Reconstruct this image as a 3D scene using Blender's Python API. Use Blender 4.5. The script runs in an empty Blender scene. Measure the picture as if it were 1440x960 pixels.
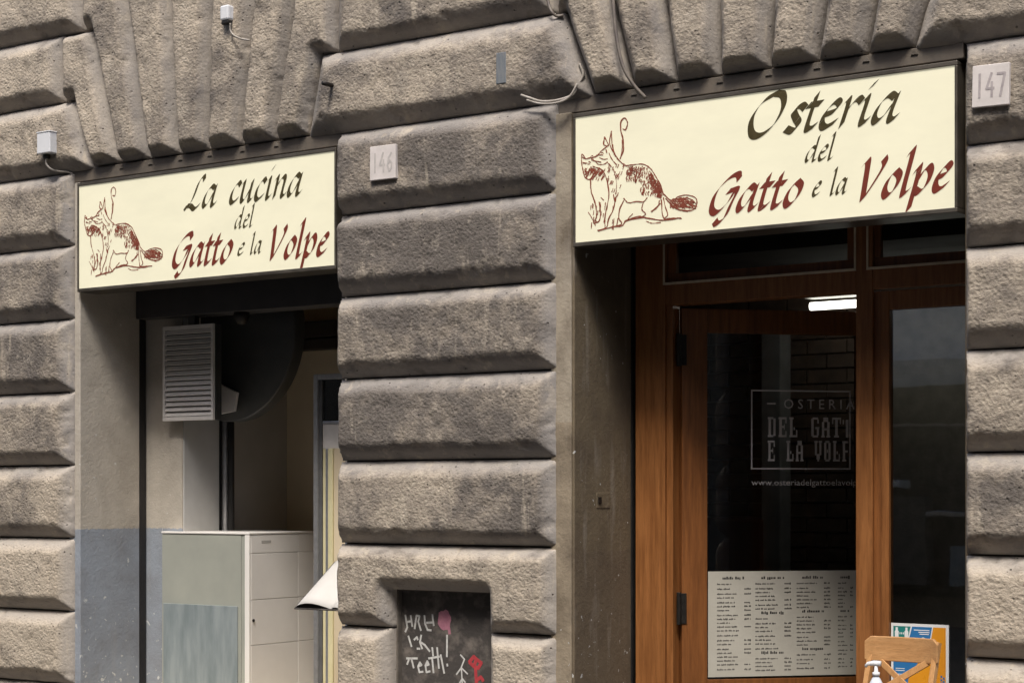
import bpy, bmesh, math, random
import numpy as np
from mathutils import Vector, Matrix
from mathutils.geometry import delaunay_2d_cdt
random.seed(7)
SC = bpy.context.scene
COL = SC.collection

# ------------------------------------------------------------------ camera
F_PX, CX, HY = 2600.0, 720.0, 698.0          # focal length, centre column and horizon row of the 1440 px photograph
PSI = math.atan(F_PX/3761.0)
CP, SP = math.cos(PSI), math.sin(PSI)
EYE, CAMX = 1.5, 6.2
CAMY = 0.05 - F_PX/(.06833*(720+3041))*CP
cam_d = bpy.data.cameras.new('camera'); cam = bpy.data.objects.new('camera', cam_d); COL.objects.link(cam)
cam.location = (CAMX, CAMY, EYE)
cam.rotation_euler = (math.radians(90), 0, PSI)
cam_d.sensor_width = 36; cam_d.lens = F_PX/1440*36
cam_d.shift_y = (HY-480)/1440
cam_d.clip_start = .1; cam_d.clip_end = 300
SC.camera = cam

# ------------------------------------------------------------------ light
SUN_S, SUN_ANG, SKY_S, EXPO = 1.5, 15, .09, 1.30
sdir = Vector((.42, -1.0, 1.75)).normalized()
wd = bpy.data.worlds.new('World'); SC.world = wd; wd.use_nodes = True
nt = wd.node_tree; nt.nodes.clear()
sky = nt.nodes.new('ShaderNodeTexSky'); sky.sky_type = 'NISHITA'; sky.sun_disc = False
sky.sun_elevation = math.asin(sdir.z); sky.sun_rotation = math.atan2(sdir.x, sdir.y)
sky.air_density = 1.0; sky.dust_density = 3.0
bg = nt.nodes.new('ShaderNodeBackground'); bg.inputs['Strength'].default_value = SKY_S
wo = nt.nodes.new('ShaderNodeOutputWorld')
nt.links.new(sky.outputs[0], bg.inputs[0]); nt.links.new(bg.outputs[0], wo.inputs[0])
sun_d = bpy.data.lights.new('sun', 'SUN'); sun_d.energy = SUN_S; sun_d.angle = math.radians(SUN_ANG); sun_d.color = (1, .945, .86)
sun = bpy.data.objects.new('sun', sun_d); COL.objects.link(sun)
sun.rotation_euler = sdir.to_track_quat('Z', 'Y').to_euler(); sun.location = (3, -6, 9)
vs = SC.view_settings
vs.view_transform = 'Standard'; vs.look = 'None'; vs.gamma = 1; vs.use_curve_mapping = False; vs.exposure = EXPO

# ------------------------------------------------------------------ measuring: photograph pixel + distance plane -> metres
def P(px, py, y):
    a = (px-CX)/F_PX; t = (y-CAMY)/(CP+SP*a)
    return CAMX+t*(-SP+CP*a), EYE+t*(HY-py)/F_PX
def X(px, y): return P(px, HY, y)[0]
def Z(px, py, y): return P(px, py, y)[1]

# ------------------------------------------------------------------ materials
def new_mat(name):
    m = bpy.data.materials.new(name); m.use_nodes = True
    t = m.node_tree; t.nodes.clear()
    o = t.nodes.new('ShaderNodeOutputMaterial'); b = t.nodes.new('ShaderNodeBsdfPrincipled')
    t.links.new(b.outputs[0], o.inputs[0])
    return m, t, b
def N(t, kind, **kw):
    n = t.nodes.new('ShaderNode'+kind)
    for k, v in kw.items():
        if k in n.inputs: n.inputs[k].default_value = v
        else: setattr(n, k, v)
    return n
def L(t, a, b): t.links.new(a, b)
def math_n(t, op, a, b=None, clamp=False):
    n = t.nodes.new('ShaderNodeMath'); n.operation = op; n.use_clamp = clamp
    for i, v in enumerate((a, b)):
        if v is None: continue
        if isinstance(v, (int, float)): n.inputs[i].default_value = v
        else: t.links.new(v, n.inputs[i])
    return n.outputs[0]
def mix_c(t, f, a, b, blend='MIX'):
    n = t.nodes.new('ShaderNodeMix'); n.data_type = 'RGBA'; n.blend_type = blend; n.clamp_factor = True
    for i, v in ((0, f), (6, a), (7, b)):
        if isinstance(v, (int, float)): n.inputs[i].default_value = v
        elif isinstance(v, tuple): n.inputs[i].default_value = (*v, 1) if len(v) == 3 else v
        else: t.links.new(v, n.inputs[i])
    return n.outputs[2]
def ramp(t, v, a, b):
    n = t.nodes.new('ShaderNodeMapRange'); n.clamp = True
    n.inputs[1].default_value = a; n.inputs[2].default_value = b
    t.links.new(v, n.inputs[0]); return n.outputs[0]
def wpos(t, scale=(1, 1, 1), rnd=37.0):
    g = t.nodes.new('ShaderNodeNewGeometry'); oi = t.nodes.new('ShaderNodeObjectInfo')
    a = N(t, 'VectorMath', operation='MULTIPLY'); a.inputs[1].default_value = scale
    L(t, g.outputs['Position'], a.inputs[0])
    s = t.nodes.new('ShaderNodeVectorMath'); s.operation = 'SCALE'; s.inputs[0].default_value = (1, .7, 1.3)
    L(t, math_n(t, 'MULTIPLY', oi.outputs['Random'], rnd), s.inputs['Scale'])
    b = N(t, 'VectorMath', operation='ADD'); L(t, a.outputs[0], b.inputs[0]); L(t, s.outputs[0], b.inputs[1])
    return b.outputs[0]
def noise(t, vec, scale, detail=4, rough=.55):
    n = N(t, 'TexNoise'); n.inputs['Scale'].default_value = scale; n.inputs['Detail'].default_value = detail
    n.inputs['Roughness'].default_value = rough; L(t, vec, n.inputs['Vector']); return n.outputs[0]
def bump(t, b, h, dist, strength=1.0):
    n = t.nodes.new('ShaderNodeBump'); n.inputs['Distance'].default_value = dist; n.inputs['Strength'].default_value = strength
    L(t, h, n.inputs['Height']); L(t, n.outputs[0], b.inputs['Normal'])

def plain(name, c1, c2=None, scale=12, rough=.6, metal=0, bdist=.002, spec=.5, lo=.35, hi=.65, stretch=(1, 1, 1), bscale=None):
    m, t, b = new_mat(name)
    v = wpos(t, stretch)
    n = noise(t, v, scale, 5)
    c2 = c2 or tuple(x*.8 for x in c1)
    L(t, mix_c(t, ramp(t, n, lo, hi), c1, c2), b.inputs['Base Color'])
    b.inputs['Roughness'].default_value = rough; b.inputs['Metallic'].default_value = metal
    b.inputs['Specular IOR Level'].default_value = spec
    L(t, math_n(t, 'ADD', math_n(t, 'MULTIPLY', n, .3), rough-.15), b.inputs['Roughness'])
    if bdist: bump(t, b, noise(t, v, bscale or scale*4, 4), bdist, .6)
    return m

def stone_mat():
    m, t, b = new_mat('hammered_stone')
    v = wpos(t)
    big = noise(t, v, 2.4, 4, .6); mid = noise(t, v, 11, 5, .62); fine = noise(t, wpos(t, (.6, 1, 1)), 62, 4, .75)
    vs_ = wpos(t, (7, 7, .9)); streak = noise(t, vs_, 1.6, 4, .6)
    vo = N(t, 'TexVoronoi'); vo.inputs['Scale'].default_value = 44; L(t, v, vo.inputs['Vector'])
    pit = ramp(t, vo.outputs['Distance'], .0, .55)
    at = N(t, 'Attribute', attribute_type='OBJECT', attribute_name='soot')
    mg = N(t, 'Attribute', attribute_type='GEOMETRY', attribute_name='margin')
    f = math_n(t, 'ADD', at.outputs['Fac'], math_n(t, 'MULTIPLY', math_n(t, 'SUBTRACT', big, .5), 2.6))
    f = math_n(t, 'ADD', f, math_n(t, 'MULTIPLY', math_n(t, 'SUBTRACT', mid, .5), 1.2), True)
    col = mix_c(t, f, (.51, .435, .345), (.164, .144, .127))
    col = mix_c(t, math_n(t, 'MULTIPLY', mg.outputs['Fac'], .6), col, (.34, .32, .305))
    # pale runs and old lime
    col = mix_c(t, math_n(t, 'MULTIPLY', ramp(t, streak, .60, .70), .6), col, (.52, .45, .36))
    # pale scuffs where the crust has come away
    sc = noise(t, wpos(t, (1.3, 1, 1), 91.0), 5.5, 7, .68)
    col = mix_c(t, math_n(t, 'MULTIPLY', ramp(t, sc, .585, .635), .42), col, (.47, .41, .335))
    sc2 = noise(t, wpos(t, (.8, 1, 1.2), 53.0), 4.0, 7, .66)
    col = mix_c(t, math_n(t, 'MULTIPLY', ramp(t, sc2, .57, .66), .45), col, (.095, .082, .072))
    # scattered deep pits
    v2 = N(t, 'TexVoronoi'); v2.inputs['Scale'].default_value = 24; L(t, v, v2.inputs['Vector'])
    hole = math_n(t, 'MULTIPLY', ramp(t, v2.outputs['Distance'], .17, .08), ramp(t, mid, .50, .58))
    col = mix_c(t, math_n(t, 'MULTIPLY', hole, .75), col, (.06, .05, .042))
    # black crust in the pits
    rough_m = math_n(t, 'SUBTRACT', 1.0, math_n(t, 'MULTIPLY', mg.outputs['Fac'], .75))
    dk = math_n(t, 'MULTIPLY', math_n(t, 'MULTIPLY', ramp(t, fine, .47, .34), .42), rough_m)
    col = mix_c(t, dk, col, (.075, .062, .052))
    lt = math_n(t, 'MULTIPLY', math_n(t, 'MULTIPLY', ramp(t, fine, .60, .74), .22), rough_m)
    col = mix_c(t, lt, col, (.50, .43, .35))
    L(t, col, b.inputs['Base Color'])
    b.inputs['Roughness'].default_value = .9; b.inputs['Specular IOR Level'].default_value = .25
    h = math_n(t, 'ADD', math_n(t, 'MULTIPLY', fine, .9), math_n(t, 'MULTIPLY', pit, .35))
    h = math_n(t, 'MULTIPLY', h, rough_m)
    h = math_n(t, 'ADD', h, math_n(t, 'MULTIPLY', mid, .6))
    h = math_n(t, 'SUBTRACT', h, math_n(t, 'MULTIPLY', hole, .9))
    bump(t, b, h, .013, .8)
    return m

def jamb_mat(name, up, down, z_split, fleck_z, dirt):
    """painted plaster: one colour above a dado line, another below, scuffed and flecked"""
    m, t, b = new_mat(name)
    v = wpos(t, rnd=0)
    g = t.nodes.new('ShaderNodeNewGeometry'); sx = t.nodes.new('ShaderNodeSeparateXYZ'); L(t, g.outputs['Position'], sx.inputs[0])
    z = sx.outputs['Z']
    big = noise(t, v, 3.0, 5, .65); fine = noise(t, v, 38, 5, .7)
    st = noise(t, wpos(t, (6, 6, .8), 0), 2.0, 4, .6)
    edge = math_n(t, 'ADD', z, math_n(t, 'MULTIPLY', math_n(t, 'SUBTRACT', fine, .5), .03))
    sel = math_n(t, 'GREATER_THAN', edge, z_split)
    col = mix_c(t, sel, down, up)
    col = mix_c(t, math_n(t, 'MULTIPLY', ramp(t, big, .42, .68), dirt), col, (.10, .075, .05))
    col = mix_c(t, math_n(t, 'MULTIPLY', ramp(t, st, .55, .75), dirt*.6), col, (.36, .32, .27))
    fl = noise(t, v, 26, 3, .5)
    low = ramp(t, z, fleck_z, fleck_z-.75)
    col = mix_c(t, math_n(t, 'MULTIPLY', ramp(t, math_n(t, 'ADD', fl, math_n(t, 'MULTIPLY', low, .085)), .715, .74), .8), col, (.62, .62, .60))
    L(t, col, b.inputs['Base Color']); b.inputs['Roughness'].default_value = .75
    bump(t, b, math_n(t, 'ADD', fine, big), .006, .7)
    return m

def wood_mat(name, c1, c2, rough=.38, axis=(14, 14, .9)):
    m, t, b = new_mat(name)
    v = wpos(t, axis)
    g1 = noise(t, v, 3.0, 6, .65); g2 = noise(t, v, 14, 4, .6); bl = noise(t, wpos(t), 2.5, 3)
    col = mix_c(t, ramp(t, g1, .35, .66), c1, c2)
    col = mix_c(t, math_n(t, 'MULTIPLY', ramp(t, g2, .5, .75), .45), col, tuple(x*.45 for x in c2))
    col = mix_c(t, math_n(t, 'MULTIPLY', ramp(t, bl, .5, .75), .4), col, tuple(x*.6 for x in c1))
    L(t, col, b.inputs['Base Color']); b.inputs['Roughness'].default_value = rough
    bump(t, b, g2, .0012, .6)
    return m

def glass_mat(name, tint=(.93, .96, .95), ior=1.5, wav=.0):
    m = bpy.data.materials.new(name); m.use_nodes = True; t = m.node_tree; t.nodes.clear()
    o = t.nodes.new('ShaderNodeOutputMaterial'); mx = t.nodes.new('ShaderNodeMixShader')
    tr = t.nodes.new('ShaderNodeBsdfTransparent'); tr.inputs[0].default_value = (*tint, 1)
    gl = t.nodes.new('ShaderNodeBsdfGlossy'); gl.inputs['Roughness'].default_value = .015
    fr = t.nodes.new('ShaderNodeFresnel'); fr.inputs[0].default_value = ior
    if wav:
        n = noise(t, wpos(t), 2.2, 2); bp = t.nodes.new('ShaderNodeBump'); bp.inputs['Distance'].default_value = wav; bp.inputs['Strength'].default_value = 1
        L(t, n, bp.inputs['Height']); L(t, bp.outputs[0], gl.inputs['Normal'])
    L(t, fr.outputs[0], mx.inputs[0]); L(t, tr.outputs[0], mx.inputs[1]); L(t, gl.outputs[0], mx.inputs[2]); L(t, mx.outputs[0], o.inputs[0])
    return m

def lit_mat(name, c, e, rough=.4):
    m, t, b = new_mat(name)
    n_ = noise(t, wpos(t, (1.2, 1, 3)), 2.0, 5, .6)
    L(t, mix_c(t, ramp(t, n_, .3, .7), c, tuple(q*.9 for q in c)), b.inputs['Base Color']); b.inputs['Roughness'].default_value = rough
    b.inputs['Emission Color'].default_value = (*c, 1); b.inputs['Emission Strength'].default_value = e
    return m

M = {}
M['stone'] = stone_mat()
M['core'] = plain('rough_masonry', (.16, .14, .12), (.10, .085, .07), 9, .9, bdist=.006)
M['strip_l'] = jamb_mat('left_jamb_paint', (.475, .43, .365), (.285, .315, .36), Z(120, 743, .25), .93, .30)
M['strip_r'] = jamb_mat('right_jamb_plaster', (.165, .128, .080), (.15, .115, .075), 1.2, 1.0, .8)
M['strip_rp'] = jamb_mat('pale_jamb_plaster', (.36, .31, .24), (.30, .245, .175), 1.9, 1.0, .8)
M['iron'] = plain('dark_iron', (.10, .085, .07), (.14, .115, .09), 14, .7, bdist=.002)
M['black'] = plain('black_paint', (.012, .011, .011), (.02, .018, .017), 14, .55, bdist=.001)
M['frame'] = plain('sign_metal', (.10, .088, .072), (.16, .14, .115), 8, .45, metal=.6, bdist=.0005)
M['sign'] = lit_mat('backlit_acrylic', (.72, .685, .51), .165)
M['ink_dark'] = plain('olive_brown_ink', (.055, .042, .012), (.075, .055, .018), 30, .5, bdist=0)
M['ink_red'] = plain('brick_red_ink', (.20, .034, .018), (.17, .030, .016), 30, .5, bdist=0)
M['ink_draw'] = plain('sepia_ink', (.27, .065, .035), (.22, .055, .03), 30, .5, bdist=0)
M['wood'] = wood_mat('varnished_wood', (.34, .140, .045), (.20, .074, .021))
M['wood_door'] = wood_mat('varnished_door_wood', (.27, .102, .030), (.155, .056, .016))
M['bead'] = plain('pale_bead', (.74, .63, .46), (.62, .51, .36), 20, .6, bdist=.001)
M['glass'] = glass_mat('window_glass', ior=2.0, wav=.0006)
M['glass_door'] = glass_mat('door_glass', (.86, .88, .88))
M['hinge'] = plain('blackened_steel', (.02, .018, .016), (.035, .03, .026), 30, .5, metal=.5, bdist=.001)
M['brick'] = plain('dark_brick', (.17, .115, .085), (.10, .07, .052), 9, .9, bdist=.006)
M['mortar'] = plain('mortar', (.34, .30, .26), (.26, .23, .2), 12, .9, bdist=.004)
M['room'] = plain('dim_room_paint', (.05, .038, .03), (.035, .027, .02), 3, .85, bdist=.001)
M['kitchen'] = plain('kitchen_paint', (.70, .59, .42), (.60, .50, .35), 2, .8, bdist=.001)
M['kitchen_grey'] = plain('kitchen_grey_paint', (.47, .45, .42), (.42, .40, .37), 3, .8, bdist=.001)
M['kitchen_lit'] = plain('lit_reveal_grey', (.52, .51, .49), (.44, .43, .41), 3, .8, bdist=.001)  # paler grey that paints in the light on the inner reveal
M['cab'] = plain('cabinet_enamel', (.85, .82, .78), (.80, .77, .73), 4, .35, bdist=.0004)
M['cab_shade'] = plain('shaded_grey_green', (.38, .39, .34), (.33, .34, .30), 4, .4, bdist=.0004)  # grey-green panel colour, deepened as the cabinet's shaded side
M['cab_blue'] = plain('blue_grey_sheet', (.20, .24, .25), (.30, .34, .35), 5, .35, bdist=.0006, stretch=(3, 3, .6))
M['alu'] = plain('brushed_aluminium', (.55, .55, .56), (.45, .45, .46), 20, .35, metal=.7, bdist=.0004)
M['vent'] = plain('vent_paint', (.74, .70, .66), (.66, .63, .59), 14, .5, bdist=.0005)
M['duct'] = plain('dark_duct_paint', (.045, .046, .044), (.06, .06, .055), 8, .45, bdist=.001)
M['yellow'] = plain('yellow_reflection', (.72, .66, .42), (.66, .60, .36), 10, .35, bdist=.0004)  # yellow stands in for bright reflections on the metal frame
M['grey_gap'] = plain('grey_rubber', (.12, .12, .12), (.09, .09, .09), 10, .6, bdist=.0004)
M['paper'] = plain('paper', (.62, .60, .57), (.58, .56, .53), 6, .7, bdist=.0003)
M['menu_paper'] = plain('menu_paper', (.50, .48, .42), (.46, .44, .38), 6, .7, bdist=.0003)
M['print'] = plain('black_print', (.045, .042, .04), (.07, .065, .06), 30, .6, bdist=0)
M['marble'] = plain('number_marble', (.74, .68, .65), (.64, .59, .56), 14, .55, bdist=.001)
M['carve'] = plain('carved_number_paint', (.34, .30, .30), (.46, .41, .41), 40, .7, bdist=0)
M['carve_faint'] = plain('worn_number_paint', (.47, .44, .42), (.55, .51, .48), 40, .7, bdist=0)
M['white_pl'] = plain('white_plastic', (.74, .75, .77), (.70, .71, .73), 8, .35, bdist=.0003)
M['cable'] = plain('cable_sheath', (.20, .17, .14), (.12, .10, .09), 20, .6, bdist=.0005)
M['cable_w'] = plain('pale_cable_sheath', (.42, .38, .34), (.30, .27, .23), 20, .6, bdist=.0005)
M['blue_paint'] = plain('faded_blue_paint', (.15, .17, .19), (.21, .215, .22), 25, .8, bdist=.002, stretch=(3, 3, .6))
M['slate'] = plain('grimy_slate', (.062, .054, .049), (.18, .155, .135), 13, .8, bdist=.005, lo=.48, hi=.72)
M['chalk'] = plain('white_paint_pen', (.68, .67, .64), (.50, .49, .47), 60, .8, bdist=0)
M['pink'] = plain('pink_paint', (.55, .24, .30), (.45, .18, .25), 40, .8, bdist=0)
M['red'] = plain('red_paint', (.50, .05, .06), (.40, .04, .05), 40, .8, bdist=0)
M['chair'] = wood_mat('oiled_beech', (.60, .34, .15), (.48, .25, .10), .42, (2, 14, 14))
M['chair_v'] = wood_mat('oiled_beech_upright', (.58, .32, .13), (.47, .24, .09), .42)
M['gel'] = plain('bottle_plastic', (.72, .76, .82), (.66, .70, .77), 8, .2, bdist=0)
M['p_blue'] = plain('poster_blue', (.03, .17, .42), (.035, .19, .45), 9, .35, bdist=0)
M['p_green'] = plain('poster_green', (.02, .20, .19), (.025, .22, .2), 9, .35, bdist=0)
M['p_orange'] = plain('poster_orange', (.80, .33, .02), (.76, .30, .02), 9, .35, bdist=0)
M['p_white'] = plain('poster_white', (.84, .84, .84), (.80, .80, .80), 9, .35, bdist=0)
M['p_skin'] = plain('poster_peach', (.85, .58, .42), (.80, .54, .4), 9, .35, bdist=0)
M['logo'] = plain('frosted_lettering', (.80, .75, .73), (.72, .68, .66), 9, .6, bdist=0)
M['tube'] = lit_mat('fluorescent_tube_glow', (1.0, .98, .88), 1.5)
M['lamp_pl'] = plain('lamp_housing_paint', (.75, .75, .72), (.7, .7, .66), 8, .4, bdist=0)
M['leather'] = plain('dark_red_leather', (.07, .012, .012), (.05, .01, .01), 12, .5, bdist=.001)
M['street'] = plain('basalt_paving', (.055, .053, .052), (.038, .036, .035), 6, .75, bdist=.008, bscale=14)
M['opp'] = plain('ochre_render', (.25, .20, .14), (.21, .165, .115), 1.2, .9, bdist=.004)
M['awning'] = plain('awning_canvas', (.42, .44, .48), (.36, .38, .42), 2, .9, bdist=.004)
M['box_paint'] = plain('shutter_box_paint', (.055, .052, .053), (.07, .066, .065), 8, .55, bdist=.001)
M['streak_grey'] = plain('reflection_grey', (.40, .39, .38), (.30, .29, .28), 6, .8, bdist=.002)  # grey of the reflection streak built as a pillar
M['shutter'] = plain('brown_shutter_paint', (.06, .045, .035), (.08, .06, .045), 10, .6, bdist=.001)

# ------------------------------------------------------------------ objects
def link(name, me, mats, parent=None, loc=(0, 0, 0), rot=(0, 0, 0)):
    o = bpy.data.objects.new(name, me); COL.objects.link(o)
    for m in (mats if isinstance(mats, (list, tuple)) else [mats]): me.materials.append(m)
    o.location = loc; o.rotation_euler = rot
    if parent: o.parent = parent
    return o
def thing(name, label, cat, loc=(0, 0, 0), rot=(0, 0, 0), group=None):
    o = bpy.data.objects.new(name, None); COL.objects.link(o); o.empty_display_size = .1
    o.location = loc; o.rotation_euler = rot
    return tag(o, label, cat, group)
def tag(o, label, cat, group=None):
    o['label'] = label; o['category'] = cat
    if group: o['group'] = group
    return o
def structure(o): o['kind'] = 'structure'; return o
class MB:
    def __init__(s): s.v = []; s.f = []; s.m = []; s.mi = 0
    def quad(s, *p):
        n = len(s.v); s.v += [tuple(q) for q in p]; s.f.append(tuple(range(n, n+len(p)))); s.m.append(s.mi); return s
    def box(s, x0, x1, y0, y1, z0, z1):
        x0, x1 = sorted((x0, x1)); y0, y1 = sorted((y0, y1)); z0, z1 = sorted((z0, z1))
        n = len(s.v)
        s.v += [(x0, y0, z0), (x1, y0, z0), (x1, y1, z0), (x0, y1, z0), (x0, y0, z1), (x1, y0, z1), (x1, y1, z1), (x0, y1, z1)]
        for f in ((0, 3, 2, 1), (4, 5, 6, 7), (0, 1, 5, 4), (1, 2, 6, 5), (2, 3, 7, 6), (3, 0, 4, 7)):
            s.f.append(tuple(n+i for i in f)); s.m.append(s.mi)
        return s
    def prism(s, pts, a, b, axis='y'):
        """extrude a polygon of (u, w) points along an axis from a to b"""
        def mk(u, w, d): return (u, d, w) if axis == 'y' else ((d, u, w) if axis == 'x' else (u, w, d))
        n = len(s.v); k = len(pts)
        s.v += [mk(u, w, a) for u, w in pts]+[mk(u, w, b) for u, w in pts]
        s.f.append(tuple(range(n, n+k))); s.f.append(tuple(range(n+2*k-1, n+k-1, -1))); s.m += [s.mi]*2
        for i in range(k):
            j = (i+1) % k
            s.f.append((n+j, n+i, n+k+i, n+k+j)); s.m.append(s.mi)
        return s
    def tube(s, pts, r, n=8, caps=True):
        pts = [Vector(p) for p in pts]; base = len(s.v); k = len(pts)
        for i, p in enumerate(pts):
            d = (pts[min(i+1, k-1)]-pts[max(i-1, 0)]).normalized()
            u = d.cross(Vector((.13, .31, .94))).normalized(); w = d.cross(u)
            rr = r[i] if isinstance(r, (list, tuple)) else r
            for q in range(n):
                a = 2*math.pi*q/n; s.v.append(tuple(p+(u*math.cos(a)+w*math.sin(a))*rr))
        for i in range(k-1):
            for q in range(n):
                a = base+i*n+q; b = base+i*n+(q+1) % n
                s.f.append((a, b, b+n, a+n)); s.m.append(s.mi)
        if caps:
            s.f.append(tuple(base+n-1-q for q in range(n))); s.f.append(tuple(base+(k-1)*n+q for q in range(n))); s.m += [s.mi]*2
        return s
    def lathe(s, prof, n=20, c=(0, 0, 0)):
        base = len(s.v)
        for r, z in prof:
            for q in range(n):
                a = 2*math.pi*q/n; s.v.append((c[0]+r*math.cos(a), c[1]+r*math.sin(a), c[2]+z))
        for i in range(len(prof)-1):
            for q in range(n):
                a = base+i*n+q; b = base+i*n+(q+1) % n
                s.f.append((a, b, b+n, a+n)); s.m.append(s.mi)
        s.f.append(tuple(base+n-1-q for q in range(n))); s.f.append(tuple(base+(len(prof)-1)*n+q for q in range(n))); s.m += [s.mi]*2
        return s
    def mesh(s, name, smooth=False, fix=True):
        me = bpy.data.meshes.new(name); me.from_pydata(s.v, [], s.f)
        me.polygons.foreach_set('material_index', s.m)
        if fix:
            b = bmesh.new(); b.from_mesh(me); bmesh.ops.recalc_face_normals(b, faces=b.faces); b.to_mesh(me); b.free()
        if smooth:
            me.polygons.foreach_set('use_smooth', [True]*len(s.f))
        me.update(); return me
    def build(s, name, mats, parent=None, bevel=0, smooth=False, loc=(0, 0, 0), rot=(0, 0, 0), fix=True):
        o = link(name, s.mesh(name, smooth, fix), mats, parent, loc, rot)
        if bevel:
            md = o.modifiers.new('bevel', 'BEVEL'); md.width = bevel; md.segments = 2; md.limit_method = 'ANGLE'
        return o
def smooth_line(pts, n=6, closed=False):
    """Catmull-Rom through the points"""
    p = [np.array(q, float) for q in pts]
    if len(p) < 3: 
        return [tuple(p[0]+(p[1]-p[0])*i/n) for i in range(n+1)]
    e = [2*p[0]-p[1]]+p+[2*p[-1]-p[-2]]; out = []
    for i in range(1, len(e)-2):
        for k in range(n):
            t = k/n; a, b, c, d = e[i-1], e[i], e[i+1], e[i+2]
            out.append(tuple(.5*(2*b+(c-a)*t+(2*a-5*b+4*c-d)*t*t+(3*b-a-3*c+d)*t**3)))
    out.append(tuple(p[-1])); return out

# ------------------------------------------------------------------ numpy value noise
def vnoise(x, y, seed=0):
    xi = np.floor(x); yi = np.floor(y); fx = x-xi; fy = y-yi
    fx = fx*fx*(3-2*fx); fy = fy*fy*(3-2*fy)
    def h(a, b):
        q = np.sin(a*127.1+b*311.7+seed*74.7)*43758.5453; return q-np.floor(q)
    return (h(xi, yi)*(1-fx)+h(xi+1, yi)*fx)*(1-fy)+(h(xi, yi+1)*(1-fx)+h(xi+1, yi+1)*fx)*fy
def fbm(x, y, seed=0, o=4, g=.55):
    s = 0; a = 1; t = 0
    for i in range(o):
        s = s+a*vnoise(x*2**i, y*2**i, seed+i); t += a; a *= g
    return s/t-.5

# ------------------------------------------------------------------ setting: street
st = MB().quad((-60, -60, 0), (60, -60, 0), (60, 60, 0), (-60, 60, 0)).build('street', M['street'], fix=False); structure(st)

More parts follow.
